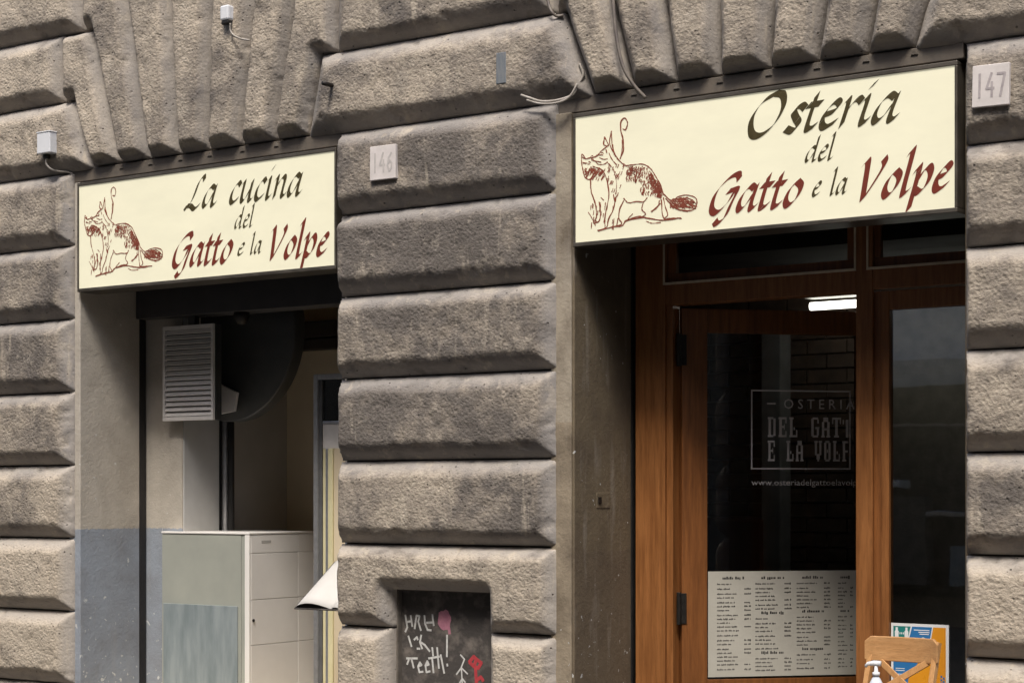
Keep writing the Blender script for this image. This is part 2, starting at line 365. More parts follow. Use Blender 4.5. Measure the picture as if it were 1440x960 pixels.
# ------------------------------------------------------------------ facade of rusticated stone
facade = thing('palazzo_facade', 'grey brown rusticated stone street front with two flat arched shop openings', 'building')
KZ = lambda k: 1.707+.48*k
seed_i = [0]
def inset_poly(poly, d):
    n = len(poly); out = []
    for i in range(n):
        p0, p1, p2 = (np.array(poly[(i+j-1) % n]) for j in range(3))
        a = (p1-p0)/np.linalg.norm(p1-p0); b = (p2-p1)/np.linalg.norm(p2-p1)
        na = np.array((-a[1], a[0])); nb = np.array((-b[1], b[0]))
        k = (na+nb); k = k/max(1e-6, 1+na.dot(nb)); out.append(p1+k*d)
    return out
def stone(name, poly, soot, w=.105, H=.095, step=.0135, pits=1.0, loose=.0045, wl=None):
    seed_i[0] += 1; sd = seed_i[0]*3.7
    area = sum(poly[i][0]*poly[(i+1) % len(poly)][1]-poly[(i+1) % len(poly)][0]*poly[i][1] for i in range(len(poly)))
    if area < 0: poly = poly[::-1]
    poly = inset_poly(poly, loose)
    bnd = []
    n = len(poly)
    for i in range(n):
        a, b = poly[i], poly[(i+1) % n]; k = max(1, int(np.linalg.norm(b-a)/step))
        for j in range(k): bnd.append(a+(b-a)*j/k)
    bnd = np.array(bnd)
    # ragged arrises
    nb = len(bnd)
    cen = bnd.mean(0)
    P_ = np.array(poly); lo, hi = P_.min(0), P_.max(0)
    gx, gy = np.meshgrid(np.arange(lo[0]+step*.5, hi[0], step), np.arange(lo[1]+step*.5, hi[1], step))
    g = np.stack([gx.ravel(), gy.ravel()], 1)
    rs = np.random.RandomState(int(sd*10)); g += (rs.rand(*g.shape)-.5)*step*.35
    def dist(q):
        dm = np.full(len(q), 9.)
        for i in range(n):
            a, b = P_[i], P_[(i+1) % n]; ab = b-a
            t = np.clip(((q-a)@ab)/ab.dot(ab), 0, 1)
            dm = np.minimum(dm, np.linalg.norm(q-(a+t[:, None]*ab), axis=1))
        return dm
    def dist2(q):                               # distance to every edge but the left one
        dm = np.full(len(q), 9.)
        for i in range(n):
            a, b = P_[i], P_[(i+1) % n]; ab = b-a
            if abs(a[0]-lo[0]) < 1e-4 and abs(b[0]-lo[0]) < 1e-4: continue
            t = np.clip(((q-a)@ab)/ab.dot(ab), 0, 1)
            dm = np.minimum(dm, np.linalg.norm(q-(a+t[:, None]*ab), axis=1))
        return dm
    ins = np.zeros(len(g), bool); x, y = g[:, 0], g[:, 1]
    for i in range(n):
        a, b = P_[i], P_[(i+1) % n]
        c_ = ((a[1] > y) != (b[1] > y))
        with np.errstate(divide='ignore', invalid='ignore'):
            xx = (b[0]-a[0])*(y-a[1])/(b[1]-a[1])+a[0]
        ins ^= c_ & (x < xx)
    dd = dist(g); keep = ins & (dd > step*.45)
    g = g[keep]
    pts = np.concatenate([bnd, g]); d = np.concatenate([np.zeros(nb), dd[keep]])
    co, ed, fa, ov, oe, of = delaunay_2d_cdt([Vector((float(p[0]), float(p[1]))) for p in pts], [(i, (i+1) % nb) for i in range(nb)], [], 1, 1e-7)
    if len(co) != len(pts):
        co_ = np.array([(c[0], c[1]) for c in co]); d = dist(co_); pts = co_
    x, z = pts[:, 0], pts[:, 1]
    if wl:                                      # steep, tightly rounded left end
        dl = np.clip(x-lo[0], 0, 9); d2 = dist2(pts)
        t0 = np.minimum(np.clip(dl/wl, 0, 1)*w, d2); d = t0
    ww = w*(.95+.45*fbm(x*4, z*4, sd+50))
    t = np.clip(d/ww, 0, 1)
    prof = .10+.90*(1-(1-t)**1.55)
    rough = np.clip((t-.45)/.5, 0, 1)*pits
    yy = H*(1-prof)-.014*fbm(x*3.1, z*3.1, sd)*np.clip(t*1.5, 0, 1)
    yy = yy-((.0026)*fbm(x*22, z*34, sd+9, 3, .6)+.0035*fbm(x*60, z*60, sd+19, 2))*(.25+.75*rough)
    yy = yy-.0065*fbm(x*11, z*11, sd+29, 3)*(t < .999)
    yy = yy+.030*np.clip(fbm(x*9, z*9, sd+39, 3)-.10, 0, 1)*np.clip(1.25-t, 0, 1)*4*np.clip(t*3, .3, 1)
    verts = [(float(a-cen[0]), float(b), float(c-cen[1])) for a, b, c in zip(x, yy, z)]
    faces = [tuple(f) for f in fa]; k = len(verts)
    # skirt into the wall
    bi = list(range(nb))
    verts += [(verts[i][0], .145, verts[i][2]) for i in bi]
    faces += [(bi[(i+1) % nb], bi[i], k+i, k+(i+1) % nb) for i in range(nb)]
    me = bpy.data.meshes.new(name); me.from_pydata(verts, [], faces)
    me.polygons.foreach_set('use_smooth', [True]*len(faces))
    at = me.attributes.new('margin', 'FLOAT', 'POINT')
    at.data.foreach_set('value', list(np.concatenate([1-np.clip((t-.35)/.55, 0, 1), np.ones(nb)]).astype(float)))
    me.update()
    o = link(name, me, M['stone'], facade, (float(cen[0]), 0, float(cen[1])))
    o['soot'] = float(soot)
    return o
YJ = .05
def xp(px): return X(px, YJ)
def rect(x0, x1, k0, k1): return [(x0, KZ(k0)), (x1, KZ(k0)), (x1, KZ(k1)), (x0, KZ(k1))]
xl0, xl1 = xp(-230), xp(100)
xm0, xm1 = xp(474.5), xp(781)
xr0, xr1 = xp(1354), xp(1640)
KB = -3.55                                    # foot of the lowest course (the plinth is below the frame)
soot_l = {-4: .0, -3: -.25, -2: -.2, -1: .40, 0: .52, 1: .85, 2: .75, 3: .52}
soot_m = {-4: .1, -3: -.1, -2: .15, -1: .62, 0: .92, 1: .82, 2: 1.0, 3: .85}
soot_r = {-4: .1, -3: -.1, -2: .0, -1: .6, 0: .42, 1: .52, 2: .5, 3: .8}
for k in range(-3, 4):
    if k not in (-3,): stone('stone_block', rect(xl0, xl1, k, k+1), soot_l[k])
    stone('stone_block', rect(xr0, xr1, k, k+1), soot_r[k], wl=.045)
stone('stone_block', rect(xl0, xl1, -3, -2), soot_l[-3])
for k in range(-1, 4): stone('stone_block', rect(xm0, xm1, k, k+1), soot_m[k], wl=.045)
# blocks round the niche
n0, n1 = xp(547), xp(684); nz = Z(620, 832, YJ)
stone('stone_block', [(xm0, KZ(-2)), (n0, KZ(-2)), (n0, nz), (n1, nz), (n1, KZ(-2)), (xm1, KZ(-2)), (xm1, KZ(-1)), (xm0, KZ(-1))], soot_m[-2], w=.085, wl=.045)
stone('stone_block', rect(xm0, n0-.004, -3, -2), -.2, w=.085, wl=.045)
stone('stone_block', rect(n1+.004, xm1, -3, -2), -.15, w=.085)
# lowest course, under the frame
for a, b in ((xl0, xl1), (xm0, xm1), (xr0, xr1)):
    stone('stone_block', [(a, .02), (b, .02), (b, KZ(-3)), (a, KZ(-3))], .2, step=.03)
ZB = KZ(4)+.015
def joint(bx, by, tx, ty, z0, z1):
    """end points at heights z0 and z1 of the joint through two photographed points"""
    a = P(bx, by, YJ); b = P(tx, ty, YJ); f = lambda z: (a[0]+(b[0]-a[0])*(z-a[1])/(b[1]-a[1]), z)
    return f(z0), f(z1), f
ZT = KZ(6)+.42
A = [joint(126, 228, 103, 143.5, ZB, ZT)[2], joint(163, 215, 129, 45, ZB, ZT)[2], joint(205, 213, 177, 0, ZB, ZT)[2],
     joint(248, 206, 238, 0, ZB, ZT)[2], joint(290, 199, 295, 0, ZB, ZT)[2], joint(337, 193, 355, 0, ZB, ZT)[2],
     joint(385, 187, 413, 0, ZB, ZT)[2], joint(430, 187, 448, 77, ZB, ZT)[2]]
W = [joint(823, 110, 791, 18, ZB, ZT)[2], joint(883, 105, 858, 0, ZB, ZT)[2], joint(945, 99, 931, 0, ZB, ZT)[2],
     joint(1008, 87, 1007, 0, ZB, ZT)[2], joint(1078, 83, 1083, 0, ZB, ZT)[2], joint(1147, 73, 1157, 0, ZB, ZT)[2],
     joint(1216, 67, 1228, 0, ZB, ZT)[2], joint(1287, 50, 1301, 0, ZB, ZT)[2]]
s1, s2 = xp(86.5), xp(114)
Z4, Z5, Z6, Z7 = KZ(4), Z(60, 148, YJ), Z(60, 54, YJ), Z(60, -38, YJ)
stone('stone_block', [(xl0, Z4), A[0](Z4), A[0](Z5), (xl0, Z5)], .40)
stone('stone_block', [(xl0, Z5), (s1, Z5), (s1, Z6), (xl0, Z6)], .38)
stone('stone_block', [(xl0, Z6), (s2, Z6), (s2, Z7), (xl0, Z7)], .35)
VW = dict(w=.070, H=.105, loose=.008)
stone('voussoir', [A[0](ZB), A[1](ZB), A[1](Z6), (s1, Z6), (s1, Z5), A[0](Z5)], .42, **VW)
stone('voussoir', [A[1](ZB), A[2](ZB), A[2](Z7), (s2, Z7), (s2, Z6), A[1](Z6)], .42, **VW)
for i in (2, 3, 4, 5): stone('voussoir', [A[i](ZB), A[i+1](ZB), A[i+1](ZT), A[i](ZT)], (.5, .38, .42, .5)[i-2], **VW)
C5 = KZ(5)
sr, sw = xp(471), xp(778)
stone('voussoir', [A[6](ZB), A[7](ZB), A[7](C5), (sr, C5), (sr, ZT), A[6](ZT)], .42, **VW)
stone('stone_block', [A[7](Z4), W[0](Z4), W[0](C5), A[7](C5)], .55, w=.12)
stone('stone_block', [(sr, C5), (sw, C5), (sw, KZ(6)), (sr, KZ(6))], .5)
stone('stone_block', [(sr, KZ(6)), (sw, KZ(6)), (sw, ZT), (sr, ZT)], .5, step=.03)
stone('voussoir', [W[0](ZB), W[1](ZB), W[1](ZT), (sw, ZT), (sw, C5), W[0](C5)], .45, **VW)
for i in range(1, 7): stone('voussoir', [W[i](ZB), W[i+1](ZB), W[i+1](ZT), W[i](ZT)], (.5, .4, .42, .46, .42, .5)[i-1], **VW)
stone('stone_block', [W[7](Z4), (xr1, Z4), (xr1, C5), W[7](C5)], .5)
stone('stone_block', [W[7](C5), (xr1, C5), (xr1, ZT), W[7](ZT)], .5, step=.03)

# openings in the wall behind the stones
OL0, OL1 = X(113, .09), -.820
OR0, OR1 = X(808, .09), 2.987
SZ0, SZ1 = 2.836, 3.548                        # foot and head of both signs
core = MB()
XA, XB = xl0-9, xr1+9
core.box(XA, OL0-.16, .13, .60, 0, 5.2)
NY = .165
core.box(OL1+.031, n0+.004, .13, .66, 0, 5.2); core.box(n1-.004, OR0-.16, .13, .66, 0, 5.2)
core.box(n0+.004, n1-.004, .13, .66, nz-.004, 5.2); core.box(n0+.004, n1-.004, NY+.012, .66, 0, nz-.004)
core.box(OR1+.02, XB, .13, .69, 0, 5.2)
core.box(OL0-.16, OL1+.031, .13, .80, SZ1+.02, 5.2)
core.box(OR0-.16, OR1+.02, .13, .80, SZ1+.02, 5.2)
core.build('wall_core', M['core'], facade)
up = MB().box(XA, XB, .10, .5, 5.203, 9.5).build('upper_wall', M['core'], facade)
RL, RR = .62, .68                               # depth of the two reveals
def jamb(x_edge, pier_x, depth, mat, mat2):
    MB().box(pier_x-.06, x_edge, .088, depth, 0, SZ1+.015).build('door_jamb', mat, facade, bevel=.006)
jamb(OL0, xl1, RL, M['strip_l'], None)
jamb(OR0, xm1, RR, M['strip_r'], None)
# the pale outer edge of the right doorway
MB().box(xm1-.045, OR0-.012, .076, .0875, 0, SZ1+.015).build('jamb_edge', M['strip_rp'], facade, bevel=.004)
MB().box(OL1, OL1+.029, .147, .66, 0, SZ1+.01).build('door_jamb', M['strip_l'], facade, bevel=.004)
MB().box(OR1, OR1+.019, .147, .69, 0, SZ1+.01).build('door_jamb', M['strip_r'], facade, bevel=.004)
for a, b in ((OL0-.10, OL1+.02), (OR0-.10, OR1+.015)):
    MB().box(a, b, .085, .128, SZ1+.012, ZB-.002).build('iron_lintel', M['iron'], facade, bevel=.004)
for J in (A[1:7], W[1:8]):
    for f in J:
        x, z = f(ZB)
        MB().prism([(x-.020, ZB-.033), (x+.016, ZB-.034), (x+.002, ZB-.010)], .078, .0848).build('mortar_dab', M['core'], facade)
MB().box(OL0+.005, OL1-.005, RL-.04, RL+.14, SZ0-.135, SZ1-.02).build('shutter_box', M['box_paint'], facade, bevel=.004)
MB().box(OR0+.005, OR1-.005, RR-.2, RR-.03, SZ0+.10, SZ1-.02).build('shutter_box', M['box_paint'], facade, bevel=.004)
# shutter guides: dark channels at the back of each reveal
MB().box(OL0-.02, OL0+.006, RL+.001, RL+.05, 0, SZ0-.12).build('shutter_guide', M['black'], facade)
MB().box(OR0-.02, OR0+.006, RR+.001, RR+.03, 0, SZ0+.3).build('shutter_guide', M['black'], facade)
# niche
MB().box(n0+.0045, n1-.0045, NY, NY+.011, .2, nz-.0045).build('niche_panel', M['slate'], facade)
niche = facade.children[-1]
def brush(mb, pts, w, y, ux, uz, uw, uh):
    """flat round-pen stroke; pts in the unit square of a patch"""
    p = [(ux+uw*a, uz+uh*b) for a, b in pts]
    for i in range(len(p)-1):
        (a, b), (c, d) = p[i], p[i+1]; l = math.hypot(c-a, d-b) or 1; nx, nz_ = -(d-b)/l*w/2, (c-a)/l*w/2
        e = .25*w/l
        a, b, c, d = a-(c-a)*e, b-(d-b)*e, c+(c-a)*e, d+(d-b)*e
        yy = y-.00006*len(mb.f)
        mb.quad((a-nx, yy, b-nz_), (c-nx, yy, d-nz_), (c+nx, yy, d+nz_), (a+nx, yy, b+nz_))
def gpx(x, y): return ((540+x/8)-0, (840+y/8))        # measured on an enlargement of the niche
def gq(pts): return [P(*gpx(a, b), NY-.001) for a, b in pts]
G = MB()
for s in ([(240, 195), (262, 330), (240, 380)], [(300, 200), (318, 320)], [(262, 270), (310, 262)], [(345, 345), (365, 200), (400, 205), (385, 265), (415, 365)],
          [(455, 200), (462, 290), (490, 360), (530, 365)], [(545, 190), (550, 240), (560, 310)], [(480, 280), (555, 275)],
          [(275, 430), (290, 480), (310, 545)], [(340, 470), (372, 440), (380, 470)], [(420, 420), (405, 500), (430, 570)], [(405, 490), (460, 530), (515, 600)], [(375, 570), (405, 572)],
          [(255, 680), (375, 680)], [(285, 680), (262, 745)], [(312, 690), (335, 785)], [(385, 770), (425, 755), (405, 725), (385, 770), (400, 835), (440, 830)],
          [(470, 760), (505, 750), (490, 710), (468, 760), (480, 835), (520, 825)], [(545, 690), (560, 840)], [(505, 680), (625, 660)], [(600, 560), (620, 790)], [(640, 640), (680, 845)], [(545, 560), (555, 650)],
          [(712, 420), (710, 660)], [(713, 745), (716, 765)]):
    brush(G, gq(s), .012, NY-.0008, 0, 0, 1, 1)
G.build('graffiti', M['chalk'], niche, fix=False)['kind'] = 'stuff'
G = MB()
for s in ([(860, 640), (905, 690), (870, 780), (880, 960)], [(815, 860), (870, 785), (940, 855)], [(850, 960), (880, 905), (915, 950)]):
    brush(G, gq(s), .009, NY-.0010, 0, 0, 1, 1)
G.build('graffiti', M['chalk'], niche, fix=False)['kind'] = 'stuff'
G = MB()
for s in ([(960, 720), (1010, 660), (1040, 690), (1010, 770), (965, 725)], [(1040, 690), (1095, 730), (1060, 790), (1015, 770)], [(1030, 790), (1040, 960)], [(1040, 930), (1090, 890), (1115, 930)]):
    brush(G, gq(s), .020, NY-.0010, 0, 0, 1, 1)
G.build('graffiti', M['red'], niche, fix=False)['kind'] = 'stuff'
G = MB(); cx_, cz_ = P(*gpx(680, 250), NY-.001)
rr = [.056*(1+.07*math.sin(i*2.1)+.05*math.sin(i*4.7)) for i in range(18)]
G.quad(*[(cx_+rr[i]*.85*math.cos(i*math.pi/9), NY-.0012, cz_+rr[i]*1.05*math.sin(i*math.pi/9)) for i in range(18)])
brush(G, gq([(730, 340), (738, 400)]), .018, NY-.0012, 0, 0, 1, 1)
G.build('graffiti', M['pink'], niche, fix=False)['kind'] = 'stuff'
# faded blue paint mark and pock mark are on the stones themselves
G = MB()
bx0, bx1 = X(698, 0), X(712, 0); bz0, bz1 = Z(705, 118, 0), Z(705, 74, 0)
G.box(bx0, bx1, -.0045, .02, bz0, bz1); G.build('paint_patch', M['blue_paint'], facade, bevel=.004)

# ------------------------------------------------------------------ calligraphy
GLY = {
 'a': (.95, [[(.64,.88),(.42,1.0),(.16,.66),(.08,.22),(.2,0),(.42,.22),(.64,.74)], [(.70,1.0),(.62,.2),(.70,0),(.88,.14)]]),
 'c': (.70, [[(.6,.84),(.44,1.0),(.16,.66),(.1,.22),(.26,0),(.58,.2)]]),
 'd': (.95, [[(.64,.88),(.42,1.0),(.16,.66),(.08,.22),(.2,0),(.42,.22),(.64,.74)], [(.72,1.72),(.62,.2),(.70,0),(.88,.14)]]),
 'e': (.72, [[(.12,.5),(.46,.62),(.58,.86),(.42,1.0),(.16,.66),(.1,.22),(.26,0),(.6,.2)]]),
 'i': (.48, [[(0,.84),(.16,1.0),(.13,.18),(.2,0),(.38,.14)], [(.16,1.42),(.3,1.56)]]),
 'l': (.48, [[(.04,1.6),(.18,1.74),(.13,.18),(.2,0),(.38,.14)]]),
 'n': (.92, [[(0,.84),(.16,1.0),(.13,0)], [(.14,.42),(.36,.86),(.54,1.0),(.64,.82),(.58,.18),(.66,0),(.84,.14)]]),
 'o': (.80, [[(.42,1.0),(.18,.72),(.09,.26),(.26,0),(.54,.26),(.64,.74),(.42,1.0)]]),
 'p': (.90, [[(0,.84),(.16,1.0),(.08,-.68)], [(.13,.34),(.36,.86),(.56,1.0),(.70,.72),(.62,.26),(.38,0),(.14,.12)]]),
 'r': (.66, [[(0,.84),(.16,1.0),(.13,0)], [(.14,.46),(.34,.88),(.5,1.0),(.64,.86)]]),
 's': (.68, [[(.58,.86),(.4,1.0),(.18,.82),(.3,.55),(.48,.26),(.34,.0),(.04,.12)]]),
 't': (.54, [[(.2,1.38),(.13,.2),(.22,0),(.44,.14)], [(-.02,.96),(.44,1.0)]]),
 'u': (.92, [[(0,.84),(.14,1.0),(.1,.26),(.2,0),(.4,.2),(.6,.66)], [(.66,1.0),(.6,.18),(.68,0),(.84,.14)]]),
 'O': (1.45, [[(.78,1.62),(.36,1.34),(.1,.72),(.24,.1),(.58,-.04),(1.0,.34),(1.18,1.0),(1.06,1.5),(.78,1.62)]]),
 'G': (1.28, [[(1.12,1.34),(1.0,1.58),(.62,1.42),(.2,.86),(.16,.2),(.46,-.02),(.86,.42),(1.02,.86)], [(.74,.86),(1.14,.9),(1.0,.3),(.86,-.26),(.58,-.5),(.44,-.36)]]),
 'V': (1.08, [[(-.04,1.4),(.14,1.56),(.22,.8),(.28,0)], [(.3,0),(.66,.7),(.92,1.34),(.84,1.6)]]),
 'L': (1.0, [[(.86,1.36),(.78,1.58),(.54,1.3),(.34,.5),(.06,.04),(-.06,.08)], [(.04,.16),(.3,.12),(.56,-.06),(.84,.14)]]),
}
def nib_word(mb, word, x0, x1, zb0, zb1, xh, y, slant=.25, nib=.33, ang=42):
    adv = 0; items = []
    for ch in word:
        if ch == ' ': adv += .5; continue
        a, st_ = GLY[ch]; items.append((adv, st_)); adv += a
    wd_ = adv-.1+slant*.9
    sx = (x1-x0)/wd_
    ca, sa = math.cos(math.radians(ang))*nib/2*xh, math.sin(math.radians(ang))*nib/2*xh
    for off, st_ in items:
        for s in st_:
            p = smooth_line(s, 7)
            q = []
            for (u, v) in p:
                u2 = off+u+slant*v
                q.append((x0+u2*sx, zb0+(zb1-zb0)*(u2/wd_)+v*xh))
            for i in range(len(q)-1):
                (a, b), (c, d) = q[i], q[i+1]; yy = y-.00003*(len(mb.f) % 40)
                r = .92
                mb.quad((a-ca*r, yy, b-sa), (c-ca*r, yy, d-sa), (c+ca*r, yy, d+sa), (a+ca*r, yy, b+sa))
def sketch(mb, mp, lines, w, y):
    for s in lines+[[(a+random.uniform(-5, 5), b+random.uniform(-4, 4)) for a, b in s] for s in lines[:36]]:
        p = [mp(*q) for q in smooth_line(s, 4)]
        for i in range(len(p)-1):
            (a, b), (c, d) = p[i], p[i+1]; l = math.hypot(c-a, d-b) or 1
            ww = w*(.55+.9*random.random()); nx, nz_ = -(d-b)/l*ww/2, (c-a)/l*ww/2
            yy = y-.00003*(len(mb.f) % 40)
            mb.quad((a-nx, yy, b-nz_), (c-nx, yy, d-nz_), (c+nx, yy, d+nz_), (a+nx, yy, b+nz_))
BEASTS = [[(345,405),(365,340),(368,270),(352,210),(355,150),(378,128),(398,160),(385,205),(365,200)], [(349,400),(361,330),(364,270)],
  [(240,250),(238,305),(266,310),(244,255)], [(285,215),(275,290),(300,350),(330,400)], [(288,230),(294,320),(318,385)], [(292,300),(310,370)],
  [(262,315),(222,345),(190,378),(155,395),(165,412),(218,424)], [(250,338),(256,362)], [(190,378),(230,372)],
  [(88,385),(112,402),(150,392),(155,400)], [(88,390),(85,430),(100,490),(112,530),(148,540),(162,500),(150,452)], [(96,425),(125,432)], [(130,420),(150,425)], [(105,470),(118,500),(135,495)],
  [(160,450),(210,470),(240,500),(262,560),(272,640),(262,700),(250,750),(236,830)], [(145,540),(150,620),(176,700),(187,790),(165,832),(205,822),(214,760),(205,690)],
  [(195,885),(255,862),(268,812),(300,740),(316,660)], [(325,395),(362,432),(392,450)], [(392,448),(440,440),(500,438),(552,466),(592,530),(622,590),(640,642)],
  [(300,640),(315,690),(320,650)], [(370,665),(402,698),(450,690),(505,690),(526,664)], [(372,680),(346,740),(336,800),(356,842),(300,858),(195,888)], [(330,800),(325,850)],
  [(505,690),(494,740),(518,772),(480,796),(400,812),(432,770)], [(610,680),(600,722),(552,756)], [(620,700),(560,760)], [(640,660),(652,730),(668,780),(640,806),(700,800),(758,800)], [(622,680),(630,760),(640,800)],
  [(640,640),(690,680),(740,655),(800,645),(852,660),(866,700),(842,742),(790,752),(720,735),(680,700),(650,668)], [(700,700),(760,720),(855,738)], [(700,690),(780,690),(850,690)], [(720,675),(790,665),(840,680)], [(740,730),(800,700),(830,720)], [(690,712),(740,745),(800,757)],
  [(195,885),(300,860),(360,850),(390,820),(480,800),(530,800),(640,815),(752,798)], [(400,812),(470,788),(520,796)], [(520,820),(560,835),(622,830)], [(215,660),(235,680)], [(130,760),(150,790),(180,850)], [(175,810),(195,830)]]
BEASTS += [[(86,394),(90,368),(112,398)], [(138,398),(160,378),(164,414)], [(98,434),(106,430),(112,437)], [(126,440),(136,434),(144,438)], [(108,462),(116,470),(124,462)], [(116,470),(116,484),(104,492)], [(116,484),(130,490)],
  [(216,362),(226,358),(234,366)], [(205,392),(235,404),(262,400)], [(175,412),(200,438),(240,436),(262,420)], [(255,420),(300,470),(322,560),(318,640)], [(270,360),(288,400),(320,440)]]
for k in range(26):                                       # cheek and chest fur of the larger animal
    x = random.uniform(265, 375); zz = random.uniform(420, 640); BEASTS.append([(x, zz), (x-4, zz+14), (x-10, zz+26)])
for k in range(34):                                       # whole ruff of the smaller one, down to the chest
    x = random.uniform(118, 250); zz = 455+random.random()*75; BEASTS.append([(x, zz), (x-4, zz+12), (x-9, zz+22)])
for k in range(30):                                       # legs and ground
    x = random.uniform(150, 330); zz = random.uniform(690, 850); BEASTS.append([(x, zz), (x-2, zz+16), (x-3, zz+30)])
for k in range(260):                                      # fur: short pen hatching
    u = random.random(); x = 395+235*u; top = 446+max(0, (x-500)/130)**1.6*150; bot = 610+40*u
    zz = top+random.random()*(bot-top)*(.55 if u < .4 else 1); dl = 12+16*random.random()
    if u < .35 and random.random() < .25: continue
    BEASTS.append([(x, zz), (x-dl*.35, zz+dl*.5), (x-dl*.2, zz+dl)])
for k in range(80):                                       # the darker haunch
    u = random.random(); x = 548+75*u; zz = 480+110*u+random.random()*80; BEASTS.append([(x, zz), (x+6, zz+14), (x+4, zz+26)])
for k in range(45):                                       # dark ruff under the smaller animal's chin
    x = 150+92*random.random(); zz = 452+30*random.random()+(x-150)*.25; BEASTS.append([(x, zz), (x-6, zz+12), (x-14, zz+20)])
for k in range(90):                                       # brush of the tail
    x = 680+165*random.random(); zz = 665+70*random.random(); BEASTS.append([(x, zz), (x+14, zz-6), (x+24, zz+6)])

SY = .058
def sign(label, x0, x1, words, dmap, gname):
    s = thing('shop_sign', label, 'sign', (0, 0, 0), group=gname)
    f = MB(); t_ = .022
    f.box(x0, x1, SY, SY+.19, SZ0, SZ0+t_); f.box(x0, x1, SY, SY+.19, SZ1-t_, SZ1)
    f.box(x0, x0+.014, SY, SY+.19, SZ0+t_, SZ1-t_); f.box(x1-.014, x1, SY, SY+.19, SZ0+t_, SZ1-t_)
    f.box(x0+.014, x1-.014, SY+.17, SY+.188, SZ0+t_, SZ1-t_)
    f.build('frame', M['frame'], s, bevel=.003)
    p = MB().box(x0+.014, x1-.014, SY+.006, SY+.014, SZ0+t_, SZ1-t_).build('panel', M['sign'], s)
    yy = SY+.0048
    for mt, wl in (('ink_dark', words[0]), ('ink_red', words[1])):
        for (wd_, a, ya, b, yb, ref, xh, nib) in wl:
            mb = MB(); pa = P(a, ya, yy); pb = P(b, yb, yy); nib_word(mb, wd_, pa[0], pb[0], pa[1], pb[1], xh, yy, nib=nib*1.08)
            mb.build('lettering', M[mt], s, fix=False)
    mb = MB(); sketch(mb, dmap, BEASTS, .0046, yy); mb.build('drawing', M['ink_draw'], s, fix=False)['kind'] = 'stuff'
    return s
yy_ = SY+.0048
sign('backlit cream sign with a fox drawing over the open kitchen doorway on the left', OL0+.004, -.814,
     ([('La', 261, 294, 307, 288, 0, .120, .31), ('cucina', 321, 286.2, 427, 272.5, 0, .120, .31), ('del', 329, 321, 357, 318, 0, .074, .26), ('e', 333, 359, 344, 357.5, 0, .068, .28), ('la', 351, 357, 369, 355, 0, .070, .28)],
      [('Gatto', 240, 375, 328, 367.5, 0, .124, .34), ('Volpe', 376, 364.5, 462, 357, 0, .118, .35)]),
     lambda a, b: P(119+(a-85)*(110/782), 263+(b-128)*(126/762), yy_), 'backlit signs over the shop doors')
sign('backlit cream sign with a fox drawing over the wooden glazed entrance on the right', OR0+.010, OR1-.004,
     ([('Osteria', 1047, 192, 1268, 167.5, 0, .122, .37), ('del', 1131, 227.5, 1174, 223.5, 0, .070, .28), ('e', 1141, 276, 1155, 274.5, 0, .066, .30), ('la', 1166, 274, 1193, 271, 0, .070, .28)],
      [('Gatto', 994, 300, 1130, 287, 0, .116, .37), ('Volpe', 1204, 281, 1338, 265, 0, .116, .39)]),
     lambda a, b: P(800+a/4.8, 140+b/4.8, yy_), 'backlit signs over the shop doors')

# ------------------------------------------------------------------ house numbers
SEG = {'1': [[(.5, 1), (.5, 0)]], '4': [[(.62, 1), (.1, .35), (.9, .35)], [(.68, .62), (.68, 0)]], '7': [[(.1, .95), (.9, .95), (.45, 0)]],
       '6': [[(.75, .95), (.3, .7), (.15, .3), (.4, .02), (.75, .15), (.8, .4), (.5, .55), (.2, .4)]]}
def number_plate(c4, digits, mat, label, ycen, tilt):
    (ax, az), (bx, bz) = P(*c4[0], ycen), P(*c4[1], ycen)
    x0, x1, z1, z0 = ax, bx, az, bz
    t = thing('house_number_plate', label, 'number plate', ((x0+x1)/2, ycen, (z0+z1)/2), (0, tilt, 0), group='marble house number plates')
    w, h = (x1-x0)/2, (z1-z0)/2
    MB().box(-w, w, 0, .03, -h, h).build('plate', M['marble'], t, bevel=.003)
    mb = MB()
    for i, d in enumerate(digits):
        for s in SEG[d]: brush(mb, s, .0115, -.0012, -w*.84+i*w*.58, -h*.55, w*.50, h*1.12)
    mb.build('digits', mat, t, fix=False)
    return t
number_plate(((1367, 94), (1419, 146)), '147', M['carve'], 'square white marble plate carved with 147 on the right hand pier', -.020, math.radians(1.2))
number_plate(((520, 207), (556, 250)), '146', M['carve_faint'], 'square worn marble plate with almost vanished digits on the middle pier', -.020, math.radians(.5))

# ------------------------------------------------------------------ little things on the wall
def cable(name, pts, r, mat, label, n=10):
    mb = MB().tube(smooth_line(pts, n), r, 7); o = mb.build(name, mat, smooth=True); tag(o, label, 'cable'); return o
def p3(px, py, y): x, z = P(px, py, y); return (x, y, z)
x0, z1 = P(51, 188, -.06); x1, z0 = P(70, 214, -.06)
t = thing('junction_box', 'white plastic box with a drooping cable left of the kitchen sign', 'junction box')
MB().box(x0+.004, x1, -.060, .02, z0, z1).build('housing', M['white_pl'], t, bevel=.006)
MB().box(x0+.002, x1+.003, -.063, .02, z1, z1+.008).build('cover', M['white_pl'], t, bevel=.002)
MB().box(x0+.035, x0+.075, -.035, -.005, z0-.030, z0-.0005).build('gland', M['hinge'], t, bevel=.003)
MB().tube(smooth_line([p3(66, 220, -.02), p3(65, 230, -.02), p3(72, 238, .0), p3(84, 241, .05), p3(96, 242, .07), p3(104, 246, .09)], 8), .007, 7).build('cord', M['cable_w'], t, smooth=True)
x0, z1 = P(308, 8, -.05); x1, z0 = P(320, 27, -.05)
t = thing('sensor_lamp', 'small white sensor with a short cable on a voussoir above the kitchen sign', 'sensor')
MB().box(x0, x1, -.045, .02, z0, z1).build('housing', M['white_pl'], t, bevel=.012)
